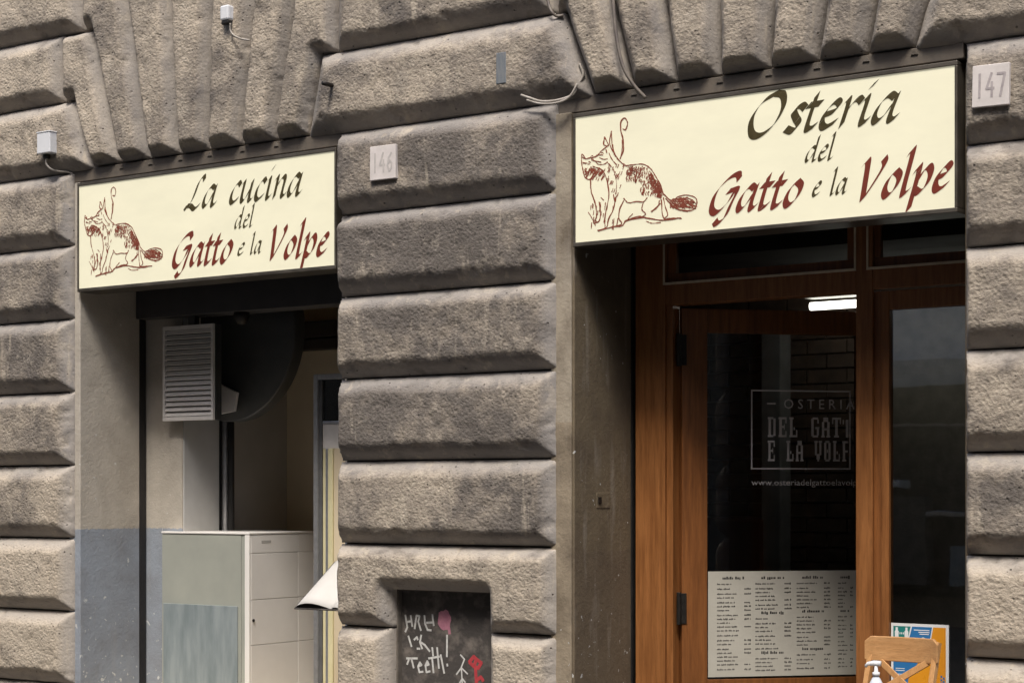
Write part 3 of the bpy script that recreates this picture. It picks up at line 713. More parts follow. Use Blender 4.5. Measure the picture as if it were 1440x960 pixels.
MB().box(x0+.006, x1-.004, -.04, -.01, z0-.024, z0-.0005).build('lens', M['hinge'], t, bevel=.006)
MB().tube(smooth_line([p3(324, 33, -.03), p3(324, 43, -.025), p3(329, 50, -.02), p3(340, 55, -.015), p3(351, 57, .02)], 8), .006, 7).build('cord', M['cable_w'], t, smooth=True)
t = MB().tube([p3(470, 121, .02), p3(462, 119, -.04), p3(454, 117, -.09)], .013, 8).build('iron_hook', M['hinge'], smooth=True)
tag(t, 'short rusty iron peg sticking out of the long block between the signs', 'hook')
cable('hanging_cable', [p3(857, -40, -.005), p3(862, 0, -.01), p3(866, 45, -.012), p3(875, 90, -.005), p3(890, 118, .02), p3(908, 138, .05)], .0095, M['cable'], 'grey brown cable hanging down a joint onto the top of the right sign')
cable('loose_wire', [p3(733, 134, .01), p3(745, 138, .0), p3(762, 143, .0), p3(785, 141, .01), p3(804, 134, .03), p3(812, 121, .05), p3(820, 105, .06), p3(815, 90, .065)], .0075, M['cable_w'], 'pale loose wire looping out of the joint left of the right sign')
cable('loose_wire', [p3(741, 141, .0), p3(760, 146, -.005), p3(782, 145, .0), p3(800, 137, .02), p3(812, 118, .04)], .006, M['cable_w'], 'second thinner pale wire just under the loop of wire above the middle pier')
cable('loose_wire', [p3(768, -20, .03), p3(771, 3, .03), p3(776, 17, .02), p3(783, 23, .04), p3(792, 22, .06)], .008, M['cable'], 'dark wire end caught at the top joint above the middle pier')
x0, z1 = P(836, 693, .30); x1, z0 = P(860, 713, .30)
tw = thing('door_bell_plate', 'small square bell plate on the dirty plaster reveal of the entrance', 'bell plate')
yb0 = .31; yb1 = .45; zc = Z(848, 703, .38)
MB().box(OR0, OR0+.003, yb0, yb1, zc-.042, zc+.042).build('plate', M['strip_r'], tw, bevel=.002)
MB().box(OR0+.003, OR0+.008, yb0+.012, yb0+.045, zc-.018, zc+.018).build('button', M['hinge'], tw, bevel=.004)

# ------------------------------------------------------------------ kitchen behind the left opening
KW = .66
def kwall(mb, m): return structure(mb.build('kitchen_wall', m))
ix0, ix1 = X(206, KW), X(253, KW)
zdado = Z(215, 747, KW); cz_k = .02
kwall(MB().box(OL0-.25, ix1, KW+.022, 1.02, 0, 3.3), M['strip_l'])
kwall(MB().box(OL0-.25, ix1-.06, 1.02, 1.80, 0, 3.3), M['kitchen_grey'])
kwall(MB().box(OL0-.25, 0.3, 1.80, 2.0, 0, 3.3), M['kitchen'])
kwall(MB().box(.12, .3, .67, 1.80, 0, 3.3), M['kitchen'])
structure(MB().box(OL0-.25, .3, .66, 2.2, 3.303, 3.42).build('kitchen_ceiling', M['kitchen']))
structure(MB().box(OL0+.002, .12, .15, 1.8, .004, .016).build('kitchen_floor', M['kitchen']))
for a, b in ((452, 474), (476, 491)):
    o = MB().box(X(330, 1.7), .1, 1.66+.03*(a == 476), 1.798, Z(440, b, 1.68), Z(440, a, 1.68)).build('ceiling_beam', M['room'], bevel=.006)
    tag(o, 'upper dark beam across the back of the kitchen' if a == 452 else 'lower dark beam across the back of the kitchen', 'beam')
structure(MB().box(ix1+.0005, ix1+.010, .69, 1.025, cz_k, 3.3).build('kitchen_wall', M['kitchen_lit']))  # thin cladding, lighter than the wall to stand in for light on it
# pipes
for a, b, m, lab in ((305, 312, 'black', 'black pipe nearest the grey wall in the kitchen corner'), (313, 320.5, 'alu', 'bright metal pipe between two black pipes in the kitchen corner'), (321.5, 328.5, 'black', 'black pipe nearest the olive back wall in the kitchen corner')):
    xa, xb = X(a, 1.08), X(b, 1.08); r = (xb-xa)/2
    o = MB().lathe([(r, .02), (r, 3.2)], 12, ((xa+xb)/2, 1.08, 0)).build('pipe', M[m], smooth=True); tag(o, lab, 'pipe')
# louvred vent
vt = thing('louvred_vent', 'pale metal louvred vent hung beside the dark round hood', 'vent')
VY = .60; vx0, vx1 = X(228.5, VY), X(299.5, VY); vz0, vz1 = Z(264, 591, VY), Z(264, 457, VY)
fr = .026
mb = MB(); mb.box(vx0, vx1, VY, VY+.02, vz0, vz0+fr); mb.box(vx0, vx1, VY, VY+.02, vz1-fr, vz1)
mb.box(vx0, vx0+fr*.8, VY, VY+.02, vz0+fr, vz1-fr); mb.box(vx1-fr*.8, vx1, VY, VY+.02, vz0+fr, vz1-fr); mb.build('frame', M['vent'], vt, bevel=.002)
MB().box(vx0+.004, vx1-.004, VY+.034, VY+.085, vz0+.004, vz1-.004).build('housing', M['duct'], vt)
n_sl = 17; sp = (vz1-vz0-2*fr)/n_sl
sl = MB(); hw = (vx1-vx0)/2-fr*.8
sl.v = [(-hw, 0, -.001), (hw, 0, -.001), (hw, .016, .025), (-hw, .016, .025), (-hw, -.002, .002), (hw, -.002, .002), (hw, .014, .028), (-hw, .014, .028)]
sl.f = [(0, 3, 2, 1), (4, 5, 6, 7), (0, 1, 5, 4), (1, 2, 6, 5), (2, 3, 7, 6), (3, 0, 4, 7)]; sl.m = [0]*6
slat = sl.mesh('slat'); slat.materials.append(M['vent'])
for i in range(n_sl):
    o = bpy.data.objects.new('slat', slat); COL.objects.link(o); o.parent = vt; o.location = ((vx0+vx1)/2, VY+.003, vz0+fr+sp*(i+.12))
MB().box((vx0+vx1)/2-.03, (vx0+vx1)/2+.03, VY+.036, VY+.08, vz1+.001, SZ0-.11).build('hanger', M['duct'], vt)
# round hood
HYY = .86; hx, hz = P(322, 466, HYY)
hd = thing('extractor_hood', 'big dark round extractor hood beside the louvred vent', 'extractor hood')
R_ = (X(415, HYY)-X(322, HYY))
mb = MB(); nn = 48
ring = [(1.0, .10), (1.0, .012), (.985, 0), (.6, -.012), (.0001, -.018)]
base = len(mb.v)
for (q, d) in ring:
    for i in range(nn):
        a = 2*math.pi*i/nn; mb.v.append((hx+R_*q*math.cos(a), HYY+d, hz+R_*1.03*q*math.sin(a)))
for j in range(len(ring)-1):
    for i in range(nn):
        a = base+j*nn+i; b = base+j*nn+(i+1) % nn; mb.f.append((a, b, b+nn, a+nn)); mb.m.append(0)
mb.build('drum', M['duct'], hd, smooth=True)
MB().box(hx-.12, hx+.12, HYY+.05, HYY+.3, hz, 3.3).build('duct', M['duct'], hd, bevel=.01)
gz0, gz1 = Z(320, 583, HYY-.03), Z(320, 536, HYY-.03)
MB().prism([(X(304, HYY-.03), gz1), (X(335, HYY-.03), Z(335, 552, HYY-.03)), (X(331, HYY-.03), Z(331, 578, HYY-.03)), (X(304, HYY-.03), gz0)], HYY-.045, HYY-.022).build('lit_patch', M['vent'], hd)  # pale patch standing in for the lit lower left of the drum
# spot under the shutter box
lx, lz = P(340, 433, .64)
o = MB().lathe([(.05, .03), (.055, .0), (.03, -.045), (.012, -.05)], 14, (lx, .64, SZ0-.135-.031)).build('ceiling_spot', M['hinge'], smooth=True); tag(o, 'small dark spotlight under the shutter box of the kitchen doorway', 'spotlight')
# cabinet
CY0 = .62; cx0, cx1 = X(228, CY0), X(350.5, CY0); cz1 = Z(290, 747.5, CY0); CY1 = CY0+.667
cb = thing('steel_cabinet', 'white drawer cabinet with a front greyed as shade just inside the kitchen doorway', 'cabinet')
MB().box(ix1+.012, cx1-.004, CY0+.012, CY1, .03, cz1-.014).build('carcass', M['cab'], cb)
MB().box(cx0-.003, cx1+.006, CY0-.006, CY0+.055, cz1-.013, cz1).build('top', M['cab'], cb, bevel=.003)
MB().box(ix1+.012, cx1+.006, CY0+.056, CY1+.004, cz1-.013, cz1).build('top', M['cab'], cb, bevel=.003)
MB().box(cx0, X(339, CY0), CY0, CY0+.011, .05, cz1-.0145).build('front_panel', M['cab_shade'], cb, bevel=.002)
MB().box(X(344.5, CY0), cx1+.003, CY0-.003, CY0+.0115, .03, cz1-.0145).build('corner_post', M['cab'], cb, bevel=.002)
MB().box(X(339.5, CY0), X(344, CY0), CY0+.002, CY0+.0115, .03, cz1-.0145).build('corner_strip', M['cab_shade'], cb)
bz = Z(285, 850, CY0-.01)
MB().box(X(231, CY0), X(335, CY0), CY0-.010, CY0-.0015, .10, bz).build('cover_sheet', M['cab_blue'], cb, bevel=.002)
yf = lambda px: CY0+ (lambda r: r/(1-r)*F_PX*(cz1-EYE)/(HY-747.5)/CP)((px-350.5)/(2517.4-350.5))
ycol = [CY0+.014, yf(417.5), CY1-.002]
zrow = [cz1-.016]+[Z(352, y, CY0) for y in (778, 843.5, 907.5, 972, 1036)]
for c in range(2):
    for r in range(5):
        d = MB().box(cx1-.0038, cx1+.0035, ycol[c]+.0018, ycol[c+1]-.0018, zrow[r+1]+.0022, zrow[r]-.0018).build('drawer_front', M['cab'], cb, bevel=.0015)
        if c == 0 and r == 2:
            MB().lathe([(.010, 0), (.010, .006)], 10).build('lock', M['hinge'], d, loc=(cx1+.0035, ycol[0]+.02, (zrow[2]*.55+zrow[3]*.45)), rot=(0, math.pi/2, 0))
        if c == 0 and r == 0:
            MB().box(cx1+.0035, cx1+.0045, ycol[0]+.10, ycol[0]+.19, zrow[0]-.055, zrow[0]-.038).build('badge', M['kitchen_grey'], d)
# glazed frame at the right of the opening
GY = .74
gd = thing('glazed_door', 'narrow grey aluminium glazed door with painted yellow reflections behind the open menu', 'glass door')
gx = [X(p, GY) for p in (440.5, 446.5, 451, 455, 459.5, 463, 466.5, 470)]
gt = Z(447, 526, GY); gm = Z(458, 594, GY); gy_ = Z(458, 630, GY)
MB().box(gx[0], gx[1], GY, GY+.05, .02, gt).build('stile', M['alu'], gd, bevel=.004)
MB().box(gx[1], OL1-.004, GY, GY+.05, gt-.035, gt).build('top_rail', M['alu'], gd, bevel=.004)
MB().box(gx[1], gx[2], GY+.012, GY+.05, .02, gt-.035).build('rubber_seal', M['grey_gap'], gd)
MB().box(gx[2], OL1-.004, GY+.015, GY+.04, gm-.01, gm+.01).build('mid_rail', M['alu'], gd, bevel=.003)
MB().box(gx[2], OL1-.004, GY+.026, GY+.032, gm+.01, gt-.035).build('upper_pane', M['glass'], gd)
MB().box(gx[2], OL1-.004, GY+.022, GY+.034, gy_, gm-.01).build('frosted_panel', M['vent'], gd)
for a, b, m, dy in ((gx[2], gx[3], 'yellow', .02), (gx[3]+.001, gx[4], 'alu', .016), (gx[4]+.001, gx[6], 'yellow', .008), (gx[6]+.001, OL1-.004, 'kitchen', .018)):
    MB().box(a, b, GY+dy, GY+.045, .02, gy_-.001).build('profile', M[m], gd, bevel=.004)
# open menu on a bracket
bk = thing('open_menu', 'open white menu booklet on a tilted stand at the right of the kitchen doorway', 'menu')
b0 = P(414, 856, .13); b1 = P(473, 790, .51)
bw = OL1-.02-b0[0]
sx_ = b1[0]-b0[0]
# board, tilted: its lower edge is nearest the street
def on_board(u, v, lift): # u to the right, v up the slope
    n = Vector((0, -(b1[1]-b0[1]), .38)).normalized()
    return Vector((b0[0]+u, .13+.38*v, b0[1]+(b1[1]-b0[1])*v))+n*-lift*-1
mb = MB()
for lo_, hi_ in ((.0, .006),):
    q = [on_board(0, 0, hi_), on_board(bw, 0, hi_), on_board(bw, 1, hi_), on_board(0, 1, hi_)]; p_ = [on_board(0, 0, lo_), on_board(bw, 0, lo_), on_board(bw, 1, lo_), on_board(0, 1, lo_)]
    mb.quad(*q); mb.quad(*p_[::-1])
    for i in range(4): j = (i+1) % 4; mb.quad(p_[i], p_[j], q[j], q[i])
mb.build('cover', M['slate'], bk)
mb = MB(); nu, nv = 16, 6
for side, (ua, ub, H0) in enumerate(((.004, bw*.80, .042), (bw*.80, bw, .015))):
    base = len(mb.v)
    for i in range(nu+1):
        t_ = i/nu; hgt = .008+H0*math.sin(math.pi*min(1, t_*1.05))**.8*(1-.35*t_)
        for j in range(nv+1):
            mb.v.append(tuple(on_board(ua+(ub-ua)*t_, .02+.97*j/nv, hgt*(1-.25*j/nv))))
    for i in range(nu):
        for j in range(nv):
            a = base+i*(nv+1)+j; mb.f.append((a, a+nv+1, a+nv+2, a+1)); mb.m.append(0)
o = mb.build('page', M['paper'], bk, smooth=True)
md = o.modifiers.new('thick', 'SOLIDIFY'); md.thickness = .0015
MB().box(b0[0]+bw*.5, OL1+.001, .30, .33, b0[1]+.02, b0[1]+.05).build('bracket', M['hinge'], bk, bevel=.003)

# ------------------------------------------------------------------ wooden shop front in the right opening
FY = RR
sf = thing('wooden_shopfront', 'varnished orange brown wooden entrance with a door standing open and dark glass panes', 'shop front')
px0, px1, px2 = X(893.5, FY), X(935, FY), X(944, FY)
ztop = SZ0+.25
ztr0, ztr1 = Z(1072, 420, FY), Z(1072, 390.5, FY)
MB().box(px0, px1, FY, FY+.10, .016, ztop).build('post', M['wood'], sf, bevel=.004)
MB().box(px1, px2, FY+.018, FY+.10, .016, ztr0).build('post_rebate', M['wood'], sf, bevel=.003)
mx0, mx1, mx2 = X(1203.5, FY), X(1227, FY), X(1237.5, FY)
MB().box(mx0, mx1, FY, FY+.10, .016, ztop).build('mullion', M['wood'], sf, bevel=.004)
MB().box(mx1, mx2, FY+.022, FY+.09, .016, ztr0).build('mullion_groove', M['wood_door'], sf)
MB().box(px1, mx0, FY+.002, FY+.10, ztr0, ztr1).build('transom', M['wood'], sf, bevel=.004)
MB().box(mx1, OR1-.002, FY+.002, FY+.10, Z(1285, 403, FY), ztr1).build('transom', M['wood'], sf, bevel=.004)
# transom lights
def light(xa, xb, with_left):
    t_ = .014
    f = MB(); f.box(xa, xb, FY-.004, FY+.02, ztr1+.0005, ztr1+t_); f.box(xa, xa+t_*.8, FY-.004, FY+.02, ztr1+t_, ztop); f.box(xb-t_*.8, xb, FY-.004, FY+.02, ztr1+t_, ztop)
    o = f.build('transom_bead', M['bead'], sf, bevel=.002)
    f = MB(); q = .05; a, b = xa+t_, xb-t_
    f.box(a, b, FY+.03, FY+.07, ztr1+t_, ztr1+t_+q); f.box(a, a+q, FY+.03, FY+.07, ztr1+t_+q, ztop); f.box(b-q, b, FY+.03, FY+.07, ztr1+t_+q, ztop)
    f.build('transom_frame', M['wood_door'], sf, bevel=.004)
    MB().box(a+q, b-q, FY+.046, FY+.052, ztr1+t_+q, ztop).build('transom_pane', M['glass_door'], sf)
light(px1-.012, mx0+.001, True); light(mx1-.034, OR1-.003, False)
MB().box(px0, OR1-.003, FY, FY+.10, ztop+.001, ztop+.07).build('head_rail', M['wood'], sf)
# fixed window at the right
wx0, wx1 = mx2+.001, X(1250, FY+.01)
zw1 = Z(1285, 405, FY)-.003; zg1 = Z(1300, 432, FY+.01)
f = MB(); f.box(wx0, wx1, FY+.01, FY+.07, .20, zw1); f.box(wx1, OR1-.06, FY+.012, FY+.07, zg1, zw1); f.box(OR1-.06, OR1-.003, FY+.01, FY+.07, .20, zw1); f.box(wx1, OR1-.06, FY+.012, FY+.07, .20, .42)
wfr = f.build('window_frame', M['wood'], sf, bevel=.004)
MB().box(wx1, OR1-.06, FY+.035, FY+.041, .42, zg1).build('window_pane', M['glass'], sf)
MB().box(wx0, OR1-.003, FY+.01, FY+.09, .016, .198).build('stall_riser', M['wood'], sf, bevel=.004)
# door, swung inwards on the left post
DX, DY_, PHI = X(958, FY+.06), FY+.06, math.radians(46)
def door_uv(px, py):
    a = (px-CX)/F_PX; dx, dy = -SP+CP*a, CP+SP*a          # ray in plan
    cu, su = math.cos(PHI), math.sin(PHI)
    det = dx*-su+dy*cu
    rx, ry = DX-CAMX, DY_-CAMY
    t = (rx*-su+ry*cu)/det; u = (dx*ry-dy*rx)/det
    return u, EYE+t*(HY-py)/F_PX
dr = bpy.data.objects.new('door', None); COL.objects.link(dr); dr.parent = sf; dr.location = (DX, DY_, 0); dr.rotation_euler = (0, 0, PHI)
ztd = ztr0-.014
su0, su1 = .004, door_uv(995, 700)[0]
zmb, zmt = door_uv(996, 951.5)[1], door_uv(996, 803)[1]
uend = door_uv(1203.5, 700)[0]+.115
zgb, zgt = zmb-.012, ztd-.135
f = MB(); th = .045
f.box(su0, su1, 0, th, .02, ztd); f.box(uend-.11, uend, 0, th, .02, ztd)
f.box(su1, uend-.11, .002, th-.002, zgt, ztd); f.box(su1, uend-.11, .002, th-.002, zgb-.16, zgb); f.box(su1, uend-.11, .002, th-.002, .02, .18); f.box(su1, uend-.11, .012, th-.012, .18, zgb-.16)
f.build('door_frame', M['wood_door'], dr, bevel=.004)
MB().box(su1, uend-.11, .018, .024, zgb, zgt).build('door_pane', M['glass_door'], dr)
# a leaf's hinges (barrels on the post side)
for py in (492, 855):
    z_ = door_uv(958, py)[1]
    mb = MB().lathe([(.014, -.09), (.014, .09)], 10, (-.016, -.008, z_)); mb.box(-.014, .03, -.006, -.0008, z_-.085, z_+.085)
    mb.build('hinge', M['hinge'], dr, bevel=.002)
MB().box(uend-.085, uend-.035, -.012, -.001, .98, 1.2).build('door_handle', M['hinge'], dr, bevel=.004)
# lettering on the glass
LY = .0165
def box_stroke(mb, u0, u1, z0, z1): mb.quad((u0, LY, z0), (u1, LY, z0), (u1, LY, z1), (u0, LY, z1))
lg = MB()
ul, zt_ = door_uv(1057.5, 547.5); _, zb_ = door_uv(1057.5, 659.5); ur = uend-.14; tk = .008
box_stroke(lg, ul, ur, zt_-tk, zt_); box_stroke(lg, ul, ur, zb_, zb_+tk); box_stroke(lg, ul, ul+tk, zb_+tk+.0005, zt_-tk-.0005); box_stroke(lg, ur-tk, ur, zb_+tk+.0005, zt_-tk-.0005)
u, z_ = door_uv(1080, 567); u2, _ = door_uv(1092, 567); box_stroke(lg, u, u2, z_-.004, z_+.004)
SLAB = { # x0,z0,x1,z1 bars in a unit cell: heavy stems, light slab serifs and the little spurs of a western slab face
 'D': [(.08,.0,.36,1),(0,0,.6,.1),(0,.9,.6,1),(.6,.06,.84,.94)], 'E': [(.08,0,.36,1),(0,0,.86,.1),(0,.9,.86,1),(.36,.46,.64,.56),(.74,.1,.86,.3),(.74,.7,.86,.9),(.58,.38,.66,.64)],
 'L': [(.08,0,.36,1),(0,0,.86,.1),(0,.9,.46,1),(.74,.1,.86,.36),(.46,.36,.60,.5)], 'G': [(.06,.06,.32,.94),(.2,0,.8,.1),(.2,.9,.8,1),(.66,.1,.88,.5),(.5,.42,.94,.52),(.72,.7,.86,.9)],
 'A': [(.06,0,.30,.78),(.62,0,.88,.78),(.2,.78,.74,1),(-.02,0,.36,.08),(.54,0,.96,.08),(.3,.36,.62,.46)], 'T': [(.34,0,.62,.9),(0,.9,.96,1),(.22,0,.74,.1),(0,.68,.12,.9),(.84,.68,.96,.9)],
 'V': [(.06,.3,.32,1),(.62,.3,.86,1),(.26,.1,.68,.36),(.36,0,.58,.1),(-.02,.92,.4,1),(.54,.92,.96,1)], 'O': [(.06,.08,.32,.92),(.60,.08,.86,.92),(.2,0,.72,.1),(.2,.9,.72,1),(.40,.42,.52,.58)],
 'P': [(.08,0,.36,1),(0,0,.5,.1),(0,.9,.7,1),(.62,.52,.86,.94),(.3,.44,.7,.54)]}
def slab_word(word, pxa, pya, pxb, pyb, adv_px):
    ua, zt0 = door_uv(pxa, pya); _, zb0 = door_uv(pxa, pyb); ub, _ = door_uv(pxa+adv_px, pya); adv = ub-ua
    for i, ch in enumerate(word):
        if ch == ' ': continue
        for k, (a, b, c, d) in enumerate(SLAB[ch]):
            u0, u1 = ua+adv*(i+.86*a), ua+adv*(i+.86*c)
            if u1 > uend-.15: continue
            yk = LY-.0001*k
            lg.quad((u0, yk, zb0+(zt0-zb0)*b), (u1, yk, zb0+(zt0-zb0)*b), (u1, yk, zb0+(zt0-zb0)*d), (u0, yk, zb0+(zt0-zb0)*d))
slab_word('DEL GATTO', 1081, 586, 0, 614, 15.2); slab_word('E LA VOLPE', 1081, 619, 0, 648, 13.2)
lg.build('lettering', M['logo'], dr, fix=False)['kind'] = 'stuff'
def text_obj(body, size, parent, mat, loc, rot, sx=1.0, name='lettering'):
    c = bpy.data.curves.new(name, 'FONT'); c.body = body; c.size = size; c.resolution_u = 2
    tmp = bpy.data.objects.new('tmp', c); COL.objects.link(tmp)
    me = bpy.data.meshes.new_from_object(tmp); COL.objects.unlink(tmp); bpy.data.objects.remove(tmp)
    o = link(name, me, mat, parent, loc, rot); o.scale = (sx, 1, 1); o['kind'] = 'stuff'; return o
u, z_ = door_uv(1103, 574); h = door_uv(1103, 560)[1]-z_
text_obj('O S T E R I A', h/.72, dr, M['logo'], (u, LY, z_), (math.pi/2, 0, 0), .98)
u, z_ = door_uv(1058, 682); u2 = door_uv(1187, 682)[0]
text_obj('www.osteriadelgattoelavolpe', .050, dr, M['logo'], (u, LY, z_), (math.pi/2, 0, 0), 1.12)
# menu sheet on the door
ms = thing('menu_sheet', 'large white printed menu sheet fixed low on the glass of the open door', 'menu', (DX, DY_, 0), (0, 0, PHI))
u0, u1 = su1+.002, uend-.112
MB().box(u0, u1, -.0035, -.0015, zmb, zmt).build('sheet', M['menu_paper'], ms)
mb = MB(); rnd = random.Random(5)
def word_line(u, u_, z, h):
    while u < u_:
        for _ in range(rnd.randint(2, 7)):
            e = u+h*(.35+.35*rnd.random())
            if e > u_: break
            a = z-(h*.25 if rnd.random() < .1 else 0); b = z+h*(1.0 if rnd.random() < .3 else .72)
            mb.quad((u, -.0042, a), (e, -.0042, a), (e, -.0042, b), (u, -.0042, b)); u = e+h*.16
        u += h*.6
cols = [(996+12, 1056), (1062, 1113), (1120, 1168), (1178, 1204), ]
ucols = [(door_uv(a, 870)[0], door_uv(b, 870)[0]) for a, b in cols]
ucols[3] = (ucols[3][0], min(u1-.02, ucols[3][0]+.24))
for ci, (a, b) in enumerate(ucols):
    w = b-a; z = zmt-.035; first = True; k = 0
    while z > zmb+.035:
        if first or (k % 9 == 8 and rnd.random() < .8):
            word_line(a+w*.16, b-w*.2, z-.010, .0155); z -= .034; first = False
        else:
            word_line(a, a+w*(.35+.3*rnd.random()), z-.006, .0086)
            if rnd.random() < .75: word_line(b-w*.2, b, z-.006, .0098)
            z -= .0215
            if rnd.random() < .25: z -= .006
        k += 1
mb.build('print', M['print'], ms, fix=False)['kind'] = 'stuff'

# ------------------------------------------------------------------ dining room behind
BY = 2.25
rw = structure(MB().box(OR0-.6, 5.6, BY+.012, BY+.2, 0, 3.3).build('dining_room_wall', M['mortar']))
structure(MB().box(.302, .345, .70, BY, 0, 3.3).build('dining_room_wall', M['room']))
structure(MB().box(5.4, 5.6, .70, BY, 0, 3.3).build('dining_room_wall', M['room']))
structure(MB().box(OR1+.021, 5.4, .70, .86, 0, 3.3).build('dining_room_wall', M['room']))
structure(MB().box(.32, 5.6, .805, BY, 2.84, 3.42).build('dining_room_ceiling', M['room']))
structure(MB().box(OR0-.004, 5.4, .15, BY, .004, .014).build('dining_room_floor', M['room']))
bl, bh = .27, .092
meshes = []
for v in range(4):
    q = MB(); j = lambda s: (random.random()-.5)*s
    x0, x1, z0, z1 = -bl/2+.007+j(.006), bl/2-.007+j(.006), -bh/2+.006+j(.004), bh/2-.006+j(.004)
    q.box(x0, x1, -.012+j(.01), .02, z0, z1); me = q.mesh('brick'); me.materials.append(M['brick']); meshes.append(me)
bx_a, bx_b = X(975, BY), X(1222, BY)
r = 0; z = Z(1100, 840, BY)
while z < Z(1100, 428, BY):
    x = bx_a+(bl/2 if r % 2 else 0)
    while x < bx_b:
        o = bpy.data.objects.new('brick', random.choice(meshes)); COL.objects.link(o); o.parent = rw; o.location = (x, BY, z); x += bl
    z += bh; r += 1
MB().box(X(1076, BY-.1), X(1104, BY-.1), BY-.16, BY-.014, 0, Z(1090, 462, BY-.1)).build('reflection_pillar', M['streak_grey'], rw, bevel=.01)  # pillar standing in for a pale reflection in the door glass
bn = thing('wall_bench', 'dark red padded bench back against the brick wall behind the open door', 'bench')
MB().box(X(992, 2.08), X(1074, 2.08), 2.08, 2.2, .5, Z(1030, 726, 2.08)).build('backrest', M['leather'], bn, bevel=.03)
MB().box(X(992, 2.08), X(1074, 2.08), 1.63, 2.07, .32, .46).build('seat', M['leather'], bn, bevel=.03)
MB().box(X(996, 2.08), X(1070, 2.08), 1.68, 2.19, .014, .318).build('base', M['room'], bn)
# fluorescent lamp
LYY = 1.8; lx0 = X(1140, LYY); lzc = Z(1170, 429, LYY)
fl = thing('fluorescent_lamp', 'lit fluorescent tube lamp under the dining room ceiling', 'lamp')
MB().box(lx0-.02, lx0+1.2, LYY-.06, LYY+.06, lzc+.045, lzc+.10).build('housing', M['lamp_pl'], fl, bevel=.004)
mb = MB().tube([(lx0, LYY, lzc), (lx0+1.18, LYY, lzc)], .024, 12); mb.build('tube', M['tube'], fl, smooth=True)
for dx in (.2, 1.0): MB().box(lx0+dx-.006, lx0+dx+.006, LYY-.006, LYY+.006, lzc+.10, 2.839).build('hanger', M['hinge'], fl)

# ------------------------------------------------------------------ poster on the window
PYY = FY+.0325
pt = thing('notice_poster', 'blue green and orange printed notice fixed to the window behind the chair', 'poster')
pa = P(1253.5, 875, PYY); pb = P(1334.5, 877, PYY); W_, H_ = pb[0]-pa[0], .42; x0, z1 = pa
MB().box(x0, x0+W_, PYY-.003, PYY, z1-H_, z1).build('sheet', M['p_white'], pt)
def poly(mb, pts, k=0): mb.quad(*[(x0+W_*a, PYY-.0034-.0003*k, z1-H_*b) for a, b in pts])
for nm, mt, ps, k in (('print', 'p_orange', [(.04, .035), (.95, .035), (.95, .97), (.04, .97)], 0),
    ('print', 'p_blue', [(.34, .035), (.72, .035), (.69, .2), (.60, .34), (.45, .5), (.30, .68), (.27, .97), (.04, .97), (.04, .2), (.3, .2)], 1),
    ('print', 'p_green', [(.04, .035), (.36, .035), (.31, .2), (.04, .22)], 2)):
    mb = MB(); poly(mb, [(a, b) for a, b in ps][::-1], k); mb.build(nm, M[mt], pt, fix=False)
mb = MB()
for a in (.07, .24):
    poly(mb, [(a, .2), (a+.06, .2), (a+.065, .10), (a+.05, .085), (a+.05, .05), (a+.012, .05), (a+.012, .085), (a-.005, .10)], 3)
for i in range(3): poly(mb, [(.15+.03*i, .135), (.165+.03*i, .135), (.165+.03*i, .11), (.15+.03*i, .11)], 3)
for b, a0, a1 in ((.07, .40, .67), (.095, .48, .67), (.118, .5, .66)): poly(mb, [(a0, b+.011), (a1, b+.011), (a1, b), (a0, b)], 3)
for i in range(8):
    t0, t1 = i*math.pi/4, (i+1)*math.pi/4
    poly(mb, [(.56+.06*math.cos(t0), .2-.04*math.sin(t0)), (.56+.06*math.cos(t1), .2-.04*math.sin(t1)), (.56+.045*math.cos(t1), .2-.03*math.sin(t1)), (.56+.045*math.cos(t0), .2-.03*math.sin(t0))], 3)
poly(mb, [(.37, .035), (.345, .035), (.29, .205), (.31, .205)], 4); poly(mb, [(.735, .035), (.715, .035), (.675, .21), (.69, .21)], 4)
for b in (.55, .575, .62, .645, .69): poly(mb, [(.08, b+.009), (.24-.05*(b > .6), b+.009), (.24-.05*(b > .6), b), (.08, b)], 3)
poly(mb, [(.47, .60), (.52, .54), (.50, .515), (.47, .53), (.44, .515), (.42, .54)], 3)
mb.build('print', M['p_white'], pt, fix=False)['kind'] = 'stuff'
mb = MB()
for i in range(7):
    for j in range(2): poly(mb, [(.86+.04*j, .64+.04*i+.02*j), (.89+.04*j, .64+.04*i+.02*j), (.89+.04*j, .615+.04*i+.02*j), (.86+.04*j, .615+.04*i+.02*j)], 3)
mb.build('print', M['p_blue'], pt, fix=False)['kind'] = 'stuff'

# ------------------------------------------------------------------ folding chair, its back to the window
CHY = -.16
ca, cbx = X(1213, CHY), X(1320, CHY); ccx = (ca+cbx)/2; cw = (cbx-ca)/2
ch = thing('folding_chair', 'light beech folding bistro chair with a cross back in front of the right window', 'chair', (ccx, CHY, 0), (0, 0, math.radians(-5)))
zr1 = Z(1265, 896, CHY); zr0 = Z(1265, 931, CHY)
mb = MB(); nseg = 14
top = []; 
for i in range(nseg+1):
    u = -1+2*i/nseg; yb = .035*(1-u*u)
    e = max(0, abs(u)-.86)/.14; zt = zr1-.024*(1-math.sqrt(max(0, 1-e*e))); zb2 = zr0+.006*(1-math.sqrt(max(0, 1-e*e)))
    top.append((u*cw, yb, zb2, zt))
for (x, yb, zb2, zt) in top: mb.v += [(x, yb, zb2), (x, yb, zt), (x, yb+.022, zt), (x, yb+.022, zb2)]
for i in range(nseg):
    a = i*4
    for j in range(4): mb.f.append((a+j, a+(j+1) % 4, a+4+(j+1) % 4, a+4+j)); mb.m.append(0)
mb.f += [(0, 3, 2, 1), (nseg*4, nseg*4+1, nseg*4+2, nseg*4+3)]; mb.m += [0, 0]
mb.build('top_rail', M['chair'], ch, bevel=.004)
